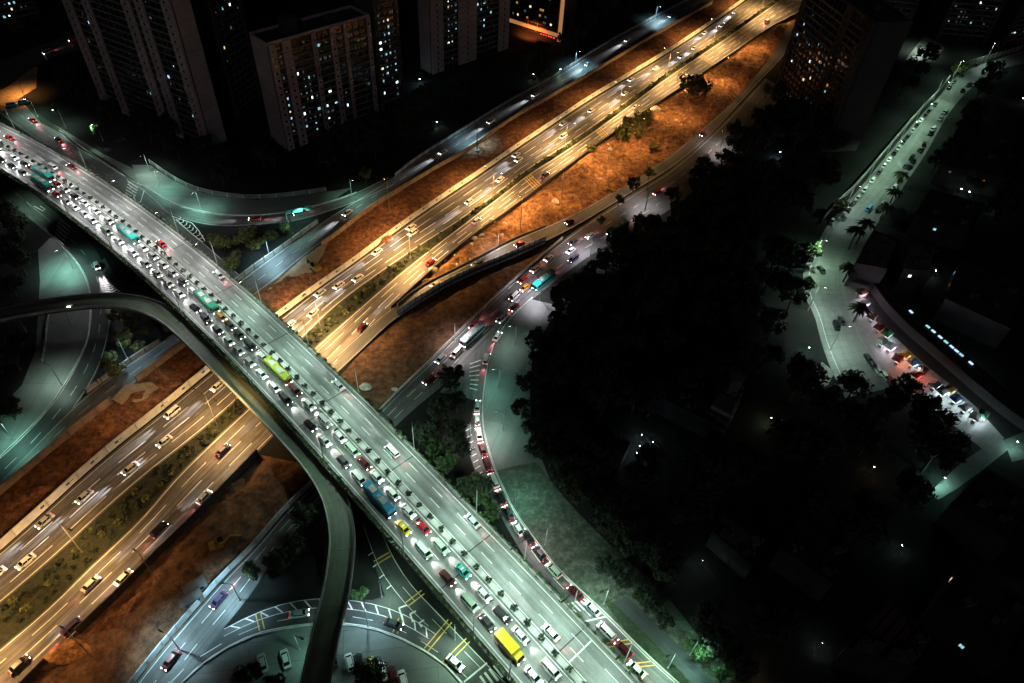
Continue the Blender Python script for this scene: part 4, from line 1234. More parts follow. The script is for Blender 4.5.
for i, (u, v, col, w, ds) in enumerate(YL):
    p = P(u, v)
    r = thing('yard_lamp', '%s yard lamp post %s' % (ds, PLACE.get(u, 'near %s, %s from the top of that area' % ('the market side' if u > 850 else 'the dark wood' if u > 600 else 'the tower gardens', nth(sorted(q[1] for q in YL if (q[0] > 850, q[0] > 600) == (u > 850, u > 600)).index(v))))), 'yard lamp', p, 0, 'yard lamps in the dark quarter')
    link('post', YP, r); link('lamp_head', YH[col != WARM], r); link('cap', YC, r)
    l = bpy.data.lights.new('lamp_light', 'POINT'); l.energy = w * .7; l.color = col; l.shadow_soft_size = .25
    link('lamp_light', l, r, (0, 0, 3.05))
# sign gantry over the curved slip road
a, b = P(288, 224), P(317, 219)
t = (b - a); ln_ = t.length; t.normalize()
g = thing('sign_gantry', 'teal lit road sign gantry with a round beam beside the service road', 'sign gantry', a, math.atan2(t.y, t.x))
mb = MB(); mb.tube((0, 0, -.05), (0, 0, 6), .25, .2, 10); mb.build('post', M['steel'], g)
mb = MB(); mb.tube((0, 0, 5.6), (ln_, 0, 5.6), .22, .18, 10); mb.build('beam', M['steel'], g)
M['sign_teal'] = plain('teal_sign_board', (.10, .42, .38), .5, 0, .05)
mb = MB(); mb.box((ln_ * .3, -.3, 5.6), (ln_ * .55, .12, 1.8)); mb.build('sign_board', M['sign_teal'], g)
mb = MB(); mb.box((ln_ * .78, -.3, 5.9), (ln_ * .22, .12, 2.4)); mb.build('sign_board', M['sign_teal'], g)
l = bpy.data.lights.new('sign_light', 'SPOT'); l.energy = 600; l.color = (.5, 1, .9); l.spot_size = R_(120); l.shadow_soft_size = .2
o = link('sign_light', l, g, (ln_ * .5, -3, 4.2)); o.rotation_euler = (R_(75), 0, 0)

# ================================================================== VEHICLES
def rings_at(st):
    out = []
    for x, w, zb, zs, zt, wt in st:
        out.append([(x, -w, zb), (x, -w, zs), (x, -wt, zt), (x, wt, zt), (x, w, zs), (x, w, zb)])
    return out
VM = {}
def car_parts(kind):
    if kind in VM: return VM[kind]
    p = []
    def add(nm, mb, mats, loc=(0, 0, 0), flat=True): p.append((nm, mb.data(nm, mats, flat=flat), loc))
    lens, tail, wheels, rad = [], [], [], .33
    if kind in ('sedan', 'taxi', 'hatchback', 'SUV', 'van'):
        L, w = {'sedan': (4.6, .90), 'taxi': (4.6, .90), 'hatchback': (4.1, .88), 'SUV': (4.7, .95), 'van': (4.9, .95)}[kind]
        up = {'SUV': .18, 'van': .22}.get(kind, 0)
        f = L / 2
        hood = .80 + up
        b = MB()
        b.loft(rings_at([(-f, w * .82, .42, .60, .72 + up, w * .74), (-f + .12, w * .94, .26, .66 + up, .88 + up, w * .82), (-f + .9, w, .22, .70 + up, .92 + up, w * .86), (0, w, .22, .70 + up, .92 + up, w * .88), (f - 1.35, w, .22, .70 + up, .90 + up, w * .86), (f - .35, w * .95, .24, .62 + up, .78 + up, w * .80), (f - .06, w * .86, .30, .55, .66 + up, w * .72), (f, w * .78, .38, .50, .58 + up, w * .66)]))
        add('body', b, M['paint'])
        zt = 1.42 + up * 1.4 + (.12 if kind == 'van' else 0)
        xr = {'sedan': (-1.75, -1.05), 'taxi': (-1.75, -1.05), 'hatchback': (-1.95, -1.55), 'SUV': (-2.2, -1.85), 'van': (-2.35, -2.15)}[kind]
        xf = (.75 if kind != 'van' else 1.35, 1.45 if kind != 'van' else 1.95)
        z0 = .90 + up
        g = MB()
        rg = []
        for x, z, k in ((xr[0], z0 + .02, .80), (xr[1], zt, .66), (xf[0], zt, .66), (xf[1], z0 - .02, .80)):
            rg.append((x, z, k))
        (x0, za, k0), (x1, zb, k1), (x2, zc, k2), (x3, zd, k3) = rg
        vs = [(x0, -w * .86, z0 - .03), (x3, -w * .86, z0 - .03), (x3, w * .86, z0 - .03), (x0, w * .86, z0 - .03), (x1, -w * .68, zt), (x2, -w * .68, zt), (x2, w * .68, zt), (x1, w * .68, zt)]
        g.mesh(vs, [(0, 1, 5, 4), (1, 2, 6, 5), (2, 3, 7, 6), (3, 0, 4, 7), (4, 5, 6, 7)])
        add('window', g, M['glass'])
        r = MB()
        r.loft([[(x1 - .06, -w * .66, zt + .004), (x1 - .06, w * .66, zt + .004), (x1 - .02, w * .60, zt + .06), (x1 - .02, -w * .60, zt + .06)], [(x2 + .08, -w * .66, zt + .004), (x2 + .08, w * .66, zt + .004), (x2 + .02, w * .60, zt + .06), (x2 + .02, -w * .60, zt + .06)]])
        for s in (-1, 1):
            for (xa, za_), (xb, zb_) in (((x3 - .02, z0), (x2 + .02, zt)), ((x0 + .02, z0), (x1 - .02, zt)), (((x0 + x3) / 2 - .1, z0), ((x1 + x2) / 2 - .1, zt))):
                r.tube((xa, s * w * .865, za_), (xb, s * w * .69, zb_), .05, .05, 5)
            r.box((x3 - .35, s * (w + .09), z0 + .08), (.16, .18, .13))
        add('roof', r, M['paint'])
        if kind == 'taxi':
            t_ = MB(); t_.box((-.1, 0, zt + .14), (.25, .7, .16)); add('roof_sign', t_, M['win_warm'])
        lens = [(f - .10, s * w * .66, .60 + up * .6, .14, .34, .16) for s in (-1, 1)]
        tail = [(-f + .06, s * w * .70, .68 + up * .7, .12, .34, .16) for s in (-1, 1)]
        wheels = [(x, s * (w - .09)) for x in (-f + .95, f - .95) for s in (-1, 1)]
        if kind in ('SUV', 'van'): rad = .36
        beam = (f + .1, .62)
    elif kind == 'bus':
        f, w, h = 5.6, 1.25, 3.1
        b = MB()
        b.loft(rings_at([(-f, w * .94, .5, 2.5, h - .3, w * .80), (-f + .15, w, .38, 2.75, h, w * .88), (f - .3, w, .38, 2.75, h, w * .88), (f, w * .94, .45, 2.4, h - .35, w * .8)]))
        add('body', b, M['paint'])
        g = MB()
        for s in (-1, 1):
            for k in range(7): g.box((-f + 1.1 + k * 1.5, s * (w + .01), 2.0), (1.36, .04, .95))
        g.box((f + .005, 0, 1.75), (.06, w * 1.7, 1.25)); g.box((-f - .005, 0, 2.0), (.06, w * 1.6, .8))
        add('window', g, M['glass'])
        r = MB(); r.box((-2.6, 0, h + .12), (2.2, 1.5, .24)); r.box((1.8, 0, h + .12), (2.2, 1.5, .24)); r.box((0, 0, h + .06), (.8, .8, .12))
        add('roof_unit', r, M['kerb'])
        lens = [(f - .04, s * .9, .75, .14, .4, .2) for s in (-1, 1)]
        tail = [(-f + .04, s * .95, .9, .14, .3, .3) for s in (-1, 1)]
        wheels = [(x, s * (w - .16)) for x in (-f + 2.6, f - 2.2) for s in (-1, 1)]; rad = .5; beam = (f + .1, .8)
    else:   # box truck
        f, w = 3.9, 1.15
        b = MB(); b.loft(rings_at([(f - 1.75, w * .97, .5, 2.0, 2.35, w * .85), (f - .55, w * .97, .45, 2.0, 2.35, w * .85), (f - .05, w * .93, .45, 1.35, 1.5, w * .86), (f, w * .9, .5, 1.2, 1.3, w * .86)]))
        add('cab', b, M['paint'])
        b = MB(); b.box((-.95, 0, 1.95), (5.7, w * 2 + .1, 2.3)); b.box((-.95, 0, .62), (5.5, 1.0, .3), 1)
        for k in range(9): b.box((-3.6 + k * .66, 0, 3.11), (.06, w * 2 + .06, .03))
        add('cargo_box', b, [M['paint'], M['steel_dark']])
        g = MB(); g.mesh([(f - .53, -w * .8, 2.26), (f - .06, -w * .82, 1.53), (f - .06, w * .82, 1.53), (f - .53, w * .8, 2.26), (f - .50, -w * .8, 2.30), (f - .02, -w * .82, 1.54), (f - .02, w * .82, 1.54), (f - .50, w * .8, 2.30)], [(4, 5, 6, 7), (0, 1, 5, 4), (2, 3, 7, 6), (1, 2, 6, 5), (3, 0, 4, 7)])
        add('window', g, M['glass'])
        lens = [(f - .02, s * .85, .8, .12, .36, .2) for s in (-1, 1)]
        tail = [(-f + .06, s * .9, .8, .12, .3, .2) for s in (-1, 1)]
        wheels = [(x, s * (w - .14)) for x in (-f + 1.4, f - 1.1) for s in (-1, 1)]; rad = .45; beam = (f + .1, .8)
    for nm, lst, m in (('headlight', lens, 'head'), ('tail_light', tail, 'tail')):
        mb = MB(); x, y, z, a, b_, c = lst[0]; mb.box((0, 0, 0), (a, b_, c)); me = mb.data(nm, M[m])
        for q in lst: p.append((nm, me, q[:3]))
    mb = MB(); mb.tube((0, -.11, 0), (0, .11, 0), rad, rad, 14, 0); mb.tube((0, -.118, 0), (0, .118, 0), rad * .62, rad * .62, 10, 1)
    me = mb.data('wheel', [M['tyre'], M['rim']])
    for x, y in wheels: p.append(('wheel', me, (x, y, rad)))
    VM[kind] = (p, beam)
    return VM[kind]
PAINT = {'white': (.78, .78, .76), 'black': (.012, .012, .014), 'dark grey': (.04, .042, .046), 'silver': (.46, .48, .48), 'dark red': (.10, .012, .014), 'red': (.42, .02, .02), 'teal': (.03, .42, .36), 'green': (.03, .26, .15), 'yellow': (.62, .50, .02), 'yellow-green': (.34, .42, .04), 'blue': (.04, .24, .42), 'orange': (.55, .22, .03), 'pale green': (.42, .56, .44), 'purple': (.07, .045, .11), 'brown': (.09, .05, .03), 'pale blue': (.38, .52, .58)}
BL = {}
def light_of(kind):
    if kind not in BL:
        if kind == 'head':
            l = bpy.data.lights.new('headlight_beam', 'SPOT'); l.energy, l.color, l.spot_size, l.spot_blend = 1000, (1, .97, .95), R_(64), .7
        elif kind == 'far':
            l = bpy.data.lights.new('headlight_beam', 'SPOT'); l.energy, l.color, l.spot_size, l.spot_blend = 26000, (.93, .95, 1), R_(13), .8
        elif kind == 'soft':
            l = bpy.data.lights.new('headlight_beam', 'SPOT'); l.energy, l.color, l.spot_size, l.spot_blend = 11000, (1, .95, .97), R_(13), .8
        else:
            l = bpy.data.lights.new('tail_glow', 'SPOT'); l.energy, l.color, l.spot_size, l.spot_blend = 650, (1, .24, .28), R_(50), .9
        l.shadow_soft_size = .15
        BL[kind] = l
    return BL[kind]
VEH = []
OFF = {}
M['lens_off'] = plain('unlit_lens', (.5, .5, .5), .2)
M['tail_off'] = plain('unlit_tail_lens', (.20, .012, .012), .3)
def off_mesh(nm, me):
    if nm not in ('headlight', 'tail_light', 'roof_sign'): return me
    if me.name not in OFF:
        c = me.copy(); c.materials[0] = M['tail_off' if nm == 'tail_light' else 'lens_off']; OFF[me.name] = c
    return OFF[me.name]
def vehicle(kind, colour, p, ang, where, beam=None, tail=False, parked=False):
    parts, bm2 = car_parts(kind)
    nm = {'SUV': 'sport_utility_car', 'taxi': 'taxi_car', 'sedan': 'sedan_car', 'hatchback': 'hatchback_car'}.get(kind, kind)
    r = link(nm, None, None, p, ang)
    for n_, me, loc in parts:
        o = link(n_, off_mesh(n_, me) if parked else me, r, loc)
        o.color = (*PAINT[colour], 1)
    if beam:
        for sy in ((0,) if beam == 'head' else (-.62, .62)):
            o = link('headlight_beam', light_of(beam), r, (bm2[0], sy, bm2[1] + .1)); o.rotation_euler = (0, R_(-80 if beam == 'head' else -86.5), 0)
    if tail:
        o = link('tail_glow', light_of('tail'), r, (-bm2[0] - .1, 0, bm2[1] + .25)); o.rotation_euler = (0, R_(74), 0)
    VEH.append((r, kind, colour, where))
    return r
def lane_fill(strip, z, items, where, fwd, beam=None, tail=False, gap=.75):
    """items: (u, v, t across, kind, colour); the vehicle takes its lane t at the place the photograph shows it"""
    q = []
    for u, v, t, k, c in items:
        q.append([strip.near(u, v, z)[1], t, k, c])
    half = {'bus': 5.6, 'truck': 3.9, 'van': 2.45, 'SUV': 2.35, 'hatchback': 2.05}
    for t in sorted({i[1] for i in q}):
        row = sorted([i for i in q if i[1] == t])
        for _ in range(60):
            for a, b in zip(row[:-1], row[1:]):
                need = half.get(a[2], 2.3) + half.get(b[2], 2.3) + gap
                lack = need - (b[0] - a[0])
                if lack > 0:
                    wa, wb = (.15 if a[2] in ('bus', 'truck') else .5), (.15 if b[2] in ('bus', 'truck') else .5)
                    a[0] -= lack * wa / (wa + wb); b[0] += lack * wb / (wa + wb)
    for d, t, k, c in sorted(q, key=lambda i: (i[1], i[0])):
        p = strip.at(t, d); dr = strip.dir(t, d) * fwd
        w = where(t) if callable(where) else where
        vehicle(k, c, Vector((p.x, p.y, strip.at(t, d).z + .006)), math.atan2(dr.y, dr.x) + random.uniform(-.015, .015), w, beam, tail)
IN, OUT = .25, .66
jam = [
 (253, 345, IN, 'SUV', 'black'), (265, 358, IN, 'sedan', 'white'), (280, 374, IN, 'bus', 'yellow-green'), (296, 391, IN, 'SUV', 'dark red'), (307, 408, IN, 'sedan', 'white'), (324, 423, IN, 'van', 'silver'), (339, 438, IN, 'sedan', 'white'), (354, 450, IN, 'van', 'pale green'), (365, 464, IN, 'sedan', 'dark red'), (379, 477, IN, 'sedan', 'white'), (395, 495, IN, 'hatchback', 'white'), (409, 511, IN, 'sedan', 'white'), (424, 529, IN, 'sedan', 'red'), (439, 549, IN, 'SUV', 'pale green'), (462, 571, IN, 'taxi', 'teal'), (483, 596, IN, 'sedan', 'white'), (503, 616, IN, 'SUV', 'black'), (521, 636, IN, 'sedan', 'white'), (551, 668, IN, 'van', 'white'),
 (249, 364, OUT, 'sedan', 'silver'), (264, 374, OUT, 'sedan', 'white'), (275, 388, OUT, 'hatchback', 'white'), (287, 400, OUT, 'SUV', 'black'), (312, 425, OUT, 'sedan', 'black'), (326, 441, OUT, 'sedan', 'white'), (346, 462, OUT, 'sedan', 'dark grey'), (361, 479, OUT, 'van', 'white'), (382, 501, OUT, 'bus', 'blue'), (405, 529, OUT, 'taxi', 'yellow'), (425, 552, OUT, 'van', 'pale green'), (449, 577, OUT, 'sedan', 'dark red'), (468, 604, OUT, 'van', 'pale green'), (489, 621, OUT, 'sedan', 'black'), (510, 648, OUT, 'truck', 'yellow'), (537, 672, OUT, 'sedan', 'white'),
 (196, 294, IN, 'sedan', 'white'), (212, 304, IN, 'bus', 'green'), (222, 315, IN, 'hatchback', 'orange'), (231, 326, IN, 'sedan', 'dark grey'), (240, 335, IN, 'sedan', 'black'),
 (183, 283, IN, 'sedan', 'dark grey'), (172, 274, IN, 'sedan', 'silver'), (183, 293, OUT, 'sedan', 'white'), (196, 310, OUT, 'sedan', 'black'), (207, 320, OUT, 'SUV', 'black'), (218, 331, OUT, 'sedan', 'dark grey'), (228, 342, OUT, 'sedan', 'white'), (238, 352, OUT, 'sedan', 'silver'),
 (98, 211, IN, 'sedan', 'white'), (110, 221, IN, 'sedan', 'white'), (129, 237, IN, 'bus', 'teal'), (143, 249, IN, 'sedan', 'white'), (152, 258, IN, 'sedan', 'silver'), (162, 266, IN, 'sedan', 'white'),
 (94, 221, OUT, 'sedan', 'white'), (108, 232, OUT, 'van', 'pale green'), (120, 242, OUT, 'sedan', 'white'), (132, 254, OUT, 'sedan', 'white'), (146, 265, OUT, 'sedan', 'silver'), (158, 275, OUT, 'sedan', 'white'), (170, 284, OUT, 'van', 'white'),
 (2, 147, IN, 'sedan', 'white'), (16, 158, IN, 'sedan', 'white'), (24, 165, IN, 'sedan', 'black'), (33, 170, IN, 'sedan', 'dark red'), (44, 178, IN, 'bus', 'teal'), (57, 186, IN, 'hatchback', 'red'), (64, 191, IN, 'sedan', 'white'), (74, 198, IN, 'sedan', 'black'), (84, 204, IN, 'sedan', 'white'),
 (4, 160, OUT, 'sedan', 'black'), (13, 167, OUT, 'sedan', 'black'), (22, 174, OUT, 'sedan', 'dark grey'), (30, 180, OUT, 'sedan', 'white'), (42, 187, OUT, 'bus', 'teal'), (54, 197, OUT, 'sedan', 'red'), (64, 204, OUT, 'sedan', 'white'), (72, 210, OUT, 'sedan', 'white'), (82, 216, OUT, 'sedan', 'silver'),
]
lane_fill(fly_jam, DZ, jam, lambda t: 'the median-side jammed flyover lane' if t == IN else 'the outer jammed flyover lane', 1, 'head')
free = [(25, 132, .5, 'sedan', 'red'), (62, 164, .22, 'van', 'white'), (75, 166, .8, 'sedan', 'dark red'), (163, 244, .22, 'sedan', 'red'), (215, 278, .8, 'sedan', 'silver'), (340, 385, .8, 'sedan', 'silver'), (400, 447, .5, 'van', 'white'), (475, 520, .8, 'sedan', 'silver'), (560, 625, .22, 'sedan', 'white')]
lane_fill(fly_free, DZ, free, lambda t: {.22: 'the median-side lane', .5: 'the middle lane', .8: 'the edge lane'}[t] + ' of the free flyover side', -1, 'soft', True)
nw = [(5, 585, .58, 'sedan', 'white'), (60, 540, .8, 'sedan', 'silver'), (135, 470, .35, 'sedan', 'white'), (225, 392, .58, 'sedan', 'white'), (300, 330, .58, 'sedan', 'white'), (335, 300, .8, 'sedan', 'silver'), (375, 290, .35, 'sedan', 'white'), (440, 240, .8, 'sedan', 'white'), (495, 180, .35, 'sedan', 'white'), (535, 160, .8, 'sedan', 'white'), (575, 125, .8, 'sedan', 'silver'), (635, 78, .8, 'sedan', 'white'), (675, 58, .35, 'sedan', 'white'), (705, 30, .8, 'sedan', 'white'), (30, 560, .35, 'sedan', 'white'), (95, 505, .58, 'sedan', 'silver'), (165, 442, .35, 'sedan', 'white'), (185, 425, .8, 'van', 'white'), (330, 322, .35, 'sedan', 'silver'), (350, 292, .58, 'sedan', 'white'), (400, 262, .8, 'sedan', 'white'), (420, 237, .58, 'SUV', 'white'), (470, 205, .35, 'sedan', 'silver'), (520, 160, .58, 'sedan', 'white'), (560, 138, .35, 'van', 'white'), (590, 110, .58, 'sedan', 'silver'), (620, 95, .35, 'sedan', 'white'), (655, 68, .58, 'sedan', 'white'), (690, 50, .35, 'sedan', 'white'), (720, 25, .58, 'sedan', 'silver'), (745, 12, .8, 'sedan', 'white')]
lane_fill(ex_nw, .02, nw, lambda t: {.35: 'the median-side lane', .58: 'the middle lane', .8: 'the outer lane'}[t] + ' of the oncoming expressway', -1, 'far')
se = [(20, 665, .62, 'sedan', 'dark grey'), (70, 620, .85, 'van', 'purple'), (95, 590, .38, 'sedan', 'silver'), (120, 570, .85, 'sedan', 'white'), (160, 530, .62, 'SUV', 'black'), (200, 490, .85, 'sedan', 'white'), (225, 455, .38, 'sedan', 'purple'), (370, 330, .62, 'sedan', 'dark red'), (430, 262, .62, 'sedan', 'red'), (480, 225, .38, 'sedan', 'silver'), (545, 175, .62, 'sedan', 'dark grey'), (640, 110, .38, 'sedan', 'silver'), (690, 78, .62, 'sedan', 'white'), (760, 20, .62, 'van', 'white')]
lane_fill(ex_se, .02, se, lambda t: {.38: 'the median-side lane', .62: 'the middle lane', .85: 'the hoarding-side lane'}[t] + ' of the outbound expressway', 1, 'soft', True)
side = [(440, 292, .5, 'sedan', 'white'), (478, 270, .5, 'SUV', 'pale blue'), (520, 250, .5, 'sedan', 'red'), (570, 226, .5, 'sedan', 'dark red'), (700, 134, .5, 'sedan', 'red')]
lane_fill(s1, None, side, 'the raised side road', -1, None, True)
s2v = [(601, 222, .75, 'bus', 'green'), (581, 231, .45, 'sedan', 'white'), (569, 241, .3, 'sedan', 'dark grey'), (561, 247, .5, 'sedan', 'white'), (548, 259, .22, 'sedan', 'white'), (565, 256, .8, 'van', 'purple'), (535, 270, .22, 'sedan', 'white'), (537, 280, .8, 'bus', 'teal'), (523, 281, .22, 'sedan', 'red'), (528, 290, .5, 'sedan', 'orange'), (511, 297, .5, 'van', 'white'), (509, 306, .8, 'sedan', 'dark red'), (497, 318, .8, 'van', 'white'), (477, 327, .22, 'sedan', 'red'), (476, 340, .5, 'bus', 'pale blue'), (460, 355, .5, 'van', 'white'), (443, 361, .22, 'sedan', 'silver'), (425, 378, .5, 'sedan', 'dark red'), (215, 595, .35, 'sedan', 'purple'), (165, 655, .4, 'sedan', 'dark red'), (660, 195, .4, 'sedan', 'red'), (700, 158, .5, 'sedan', 'red')]
lane_fill(s2, .012, s2v, lambda t: {.22: 'the kerb-wall lane', .3: 'the second lane', .35: 'the lower-left stretch', .4: 'the shaded stretch', .45: 'the inner middle lane', .5: 'the middle lane', .75: 'the wood-side stretch', .8: 'the wood-side lane'}[t] + ' of the side street', 1, None, True)
cv = [(490, 335, .5, 'sedan', 'white'), (484, 360, .5, 'van', 'white'), (475, 412, .5, 'sedan', 'silver'), (477, 424, .5, 'sedan', 'white'), (478, 437, .5, 'sedan', 'white'), (482, 449, .5, 'sedan', 'dark red'), (486, 464, .5, 'van', 'dark red'), (492, 483, .5, 'van', 'white'), (500, 500, .5, 'sedan', 'black'), (506, 513, .5, 'sedan', 'black'), (510, 522, .5, 'sedan', 'white'), (527, 541, .72, 'sedan', 'black'), (537, 553, .72, 'sedan', 'black'), (553, 571, .72, 'SUV', 'pale green'), (573, 596, .72, 'sedan', 'dark red'), (588, 606, .72, 'sedan', 'silver'), (609, 631, .5, 'van', 'white'), (623, 647, .5, 'sedan', 'dark red'), (641, 672, .3, 'sedan', 'white')]
lane_fill(cs, .016, cv, lambda t: {.5: 'the single lane', .72: 'the plaza-side lane', .3: 'the flyover-side lane'}[t] + ' of the curved street', -1, None, True)
lane_fill(is_, .022, [(230, 297, .5, 'sedan', 'white'), (345, 213, .5, 'sedan', 'white'), (440, 152, .5, 'sedan', 'white'), (490, 122, .5, 'van', 'white'), (535, 96, .5, 'sedan', 'white'), (590, 66, .5, 'sedan', 'pale blue'), (630, 42, .5, 'sedan', 'white'), (670, 17, .5, 'sedan', 'blue')], 'the far service road', 1, 'far')
lane_fill(js, .014, [(35, 122, .6, 'sedan', 'red'), (60, 142, .6, 'sedan', 'dark red')], 'the green slip street', -1, None, True)
lane_fill(ks, .018, [(255, 221, .5, 'sedan', 'red'), (300, 217, .5, 'sedan', 'dark grey')], 'the curved slip road', -1, 'soft', True)
lane_fill(hs, .010, [(102, 268, .7, 'sedan', 'white')], 'the left street above the ramp', 1, 'soft')
lane_fill(fs, .010, [(300, 614, .42, 'sedan', 'silver'), (395, 622, .42, 'sedan', 'dark grey'), (455, 664, .42, 'sedan', 'white')], 'the bottom street', 1, 'soft')
lane_fill(ls, .010, [(47, 50, .35, 'van', 'white'), (75, 46, .65, 'sedan', 'red')], 'the upper left street', -1, None, True)
for (u, v), k, c in (((12, 106), 'SUV', 'blue'), ((24, 103), 'SUV', 'blue')):
    p = P(u, v, .02); vehicle(k, c, p, .5, 'the orange-lit corner', parked=True)
# parked cars
for (u, v, k, c) in ((263, 664, 'sedan', 'silver'), (286, 660, 'sedan', 'silver'), (333, 659, 'sedan', 'dark grey'), (350, 663, 'hatchback', 'white'), (360, 664, 'sedan', 'black'), (372, 668, 'taxi', 'yellow'), (382, 672, 'sedan', 'white'), (393, 676, 'sedan', 'dark red'), (403, 681, 'sedan', 'white')):
    p = P(u, v, .025); q = P(u - 2, v - 8, .025) - p; vehicle(k, c, p, math.atan2(q.y, q.x), 'the parking plaza row', parked=True)
rnd = random.Random(9)
pk = [(962, 81), (957, 87), (951, 92), (930, 106), (925, 113), (921, 117), (917, 122), (913, 127), (909, 132), (905, 138), (900, 143), (896, 149), (891, 154), (886, 160), (881, 166), (876, 172), (869, 180), (862, 189), (857, 197), (853, 203)]
for i, (u, v) in enumerate(pk):
    t_, d = rs.near(u, v); p = rs.at(.16, d); q = rs.dir(.16, d)
    vehicle(rnd.choice(['sedan', 'SUV', 'hatchback', 'sedan']), rnd.choice(['white', 'black', 'dark grey', 'silver', 'black', 'white']), Vector((p.x, p.y, .016)), math.atan2(q.y, q.x), 'the fence-side parking row', parked=True)
for u, v, k, c in ((976, 66, 'sedan', 'dark red'), (932, 130, 'sedan', 'silver'), (911, 159, 'SUV', 'black'), (905, 167, 'sedan', 'dark grey'), (868, 210, 'van', 'blue'), (832, 222, 'sedan', 'white'), (821, 271, 'sedan', 'dark grey'), (836, 327, 'SUV', 'black'), (841, 322, 'sedan', 'dark grey'), (868, 360, 'sedan', 'black'), (872, 366, 'sedan', 'dark grey'), (878, 372, 'sedan', 'white'), (884, 377, 'sedan', 'white'), (889, 381, 'sedan', 'red')):
    t_, d = rs.near(u, v); q = rs.dir(.5, d); p = P(u, v, .016)
    vehicle(k, c, p, math.atan2(q.y, q.x) + (.6 if u < 832 else 0), 'the far right street', parked=True)
for i, (u, v) in enumerate(pk):
    if i % 3 == 2: continue
    t_, d = rs.near(u, v); p = rs.at(.80, d); q = rs.dir(.8, d)
    vehicle(rnd.choice(['sedan', 'SUV', 'hatchback']), rnd.choice(['white', 'black', 'dark grey', 'silver', 'black']), Vector((p.x, p.y, .016)), math.atan2(q.y, q.x) + rnd.uniform(-.2, .2), 'the tree-side parking row', parked=True)
# a label for each vehicle: colour, kind, and its place among its look-alikes counted from the top of the picture
from collections import defaultdict
dk = defaultdict(list)
for r, k, c, w in VEH: dk[(k, c, w)].append(r)
for (k, c, w), rs_ in dk.items():
    rs_.sort(key=lambda r: -r.location.y)
    for i, r in enumerate(rs_):
        lab = ('the one %s %s in %s' % (c, k, w)) if len(rs_) == 1 else '%s %s in %s, %s from top' % (c, k, w, nth(i))
        tag(r, lab, {'SUV': 'car', 'sedan': 'car', 'hatchback': 'car'}.get(k, k), 'vehicles in ' + w)

# ================================================================== TREES AND PLANTS
def crown_mesh(seed, rx, rz_, n, leaf, mat, flatb=.5):
    rnd = random.Random(seed)
    mb = MB()
    cl = []
    for _ in range(16):
        t = rnd.uniform(0, 2 * math.pi); r = rx * math.sqrt(rnd.random()) * .8; z = rnd.uniform(-flatb, .8) * rz_ * (1 - .5 * r / rx)
        cl.append((r * math.cos(t), r * math.sin(t), z, rnd.uniform(.22, .42) * rx))
    for _ in range(n):
        cx, cy, cz, cr = rnd.choice(cl)
        v = Vector((rnd.gauss(0, 1), rnd.gauss(0, 1), rnd.gauss(0, 1))).normalized() * cr * rnd.uniform(.55, 1.05)
        c = Vector((cx, cy, cz)) + v
        nn = (v.normalized() + Vector((rnd.uniform(-.7, .7), rnd.uniform(-.7, .7), rnd.uniform(-.2, .9)))).normalized()
        u = nn.orthogonal().normalized(); w = nn.cross(u)
        a = rnd.uniform(0, 6.28); u, w = u * math.cos(a) + w * math.sin(a), w * math.cos(a) - u * math.sin(a)
        s = leaf * rnd.uniform(.6, 1.3)
        mb.face([c - u * s * .5, c + w * s * .3, c + u * s * .5, c - w * s * .3])
    return mb.data('crown', M[mat])
def trunk_mesh(seed, h, r):
    rnd = random.Random(seed); mb = MB()
    mb.tube((0, 0, -.1), (.1, 0, h), r, r * .6, 8)
    for k in range(5):
        t = k * 1.3 + rnd.uniform(0, .6)
        mb.tube((.06, 0, h * .75), (math.cos(t) * h * .4, math.sin(t) * h * .4, h * 1.25), r * .45, r * .15, 6)
    return mb.data('trunk', M['bark'])
CR = {'dark': [crown_mesh(s, 4.2, 3.6, 900, .95, 'leaf_dark') for s in (1, 2, 3)], 'green': [crown_mesh(s, 3.4, 3.0, 900, .75, 'leaf') for s in (4, 5)], 'olive': [crown_mesh(s, 2.6, 2.0, 700, .55, 'leaf_olive') for s in (6, 7)]}
TR = {'dark': trunk_mesh(1, 4.2, .28), 'green': trunk_mesh(2, 3.2, .2), 'olive': trunk_mesh(3, 1.2, .12)}
def tree(p, kind, label, group=None, scale=1.0, name=None):
    r = thing(name or {'dark': 'dark_tree', 'green': 'leafy_tree', 'olive': 'bush'}[kind], label, 'bush' if kind == 'olive' else 'tree', p, random.uniform(0, 6.28), group)
    scale *= K_
    r.scale = (scale, scale, scale * random.uniform(.85, 1.2))
    link('trunk', TR[kind], r)
    link('crown', random.choice(CR[kind]), r, (0, 0, {'dark': 6.0, 'green': 4.8, 'olive': 1.9}[kind]))
    return r
def inpoly(q, pts):
    c = False
    for i in range(len(pts)):
        a, b = pts[i], pts[i - 1]
        if (a.y > q.y) != (b.y > q.y) and q.x < (b.x - a.x) * (q.y - a.y) / (b.y - a.y) + a.x: c = not c
    return c
TOT = [0]
KEEP = []
CLEAR = [p.xy for p in rw] + [p.xy.lerp(p.xy, 0) for p in fly_jam.R[::2]] + [p.xy for p in fly_free.R[::2]]
for ob in COL.objects:
    if ob.get('category') in ('building', 'shed', 'banded house'): KEEP.append(ob.location.xy.copy())
KEEP += [P(u - 2, v + 9).xy for u, v in ((640, 441), (646, 450), (778, 158), (806, 354), (768, 424), (730, 560), (717, 541), (897, 551), (818, 648), (728, 400))]
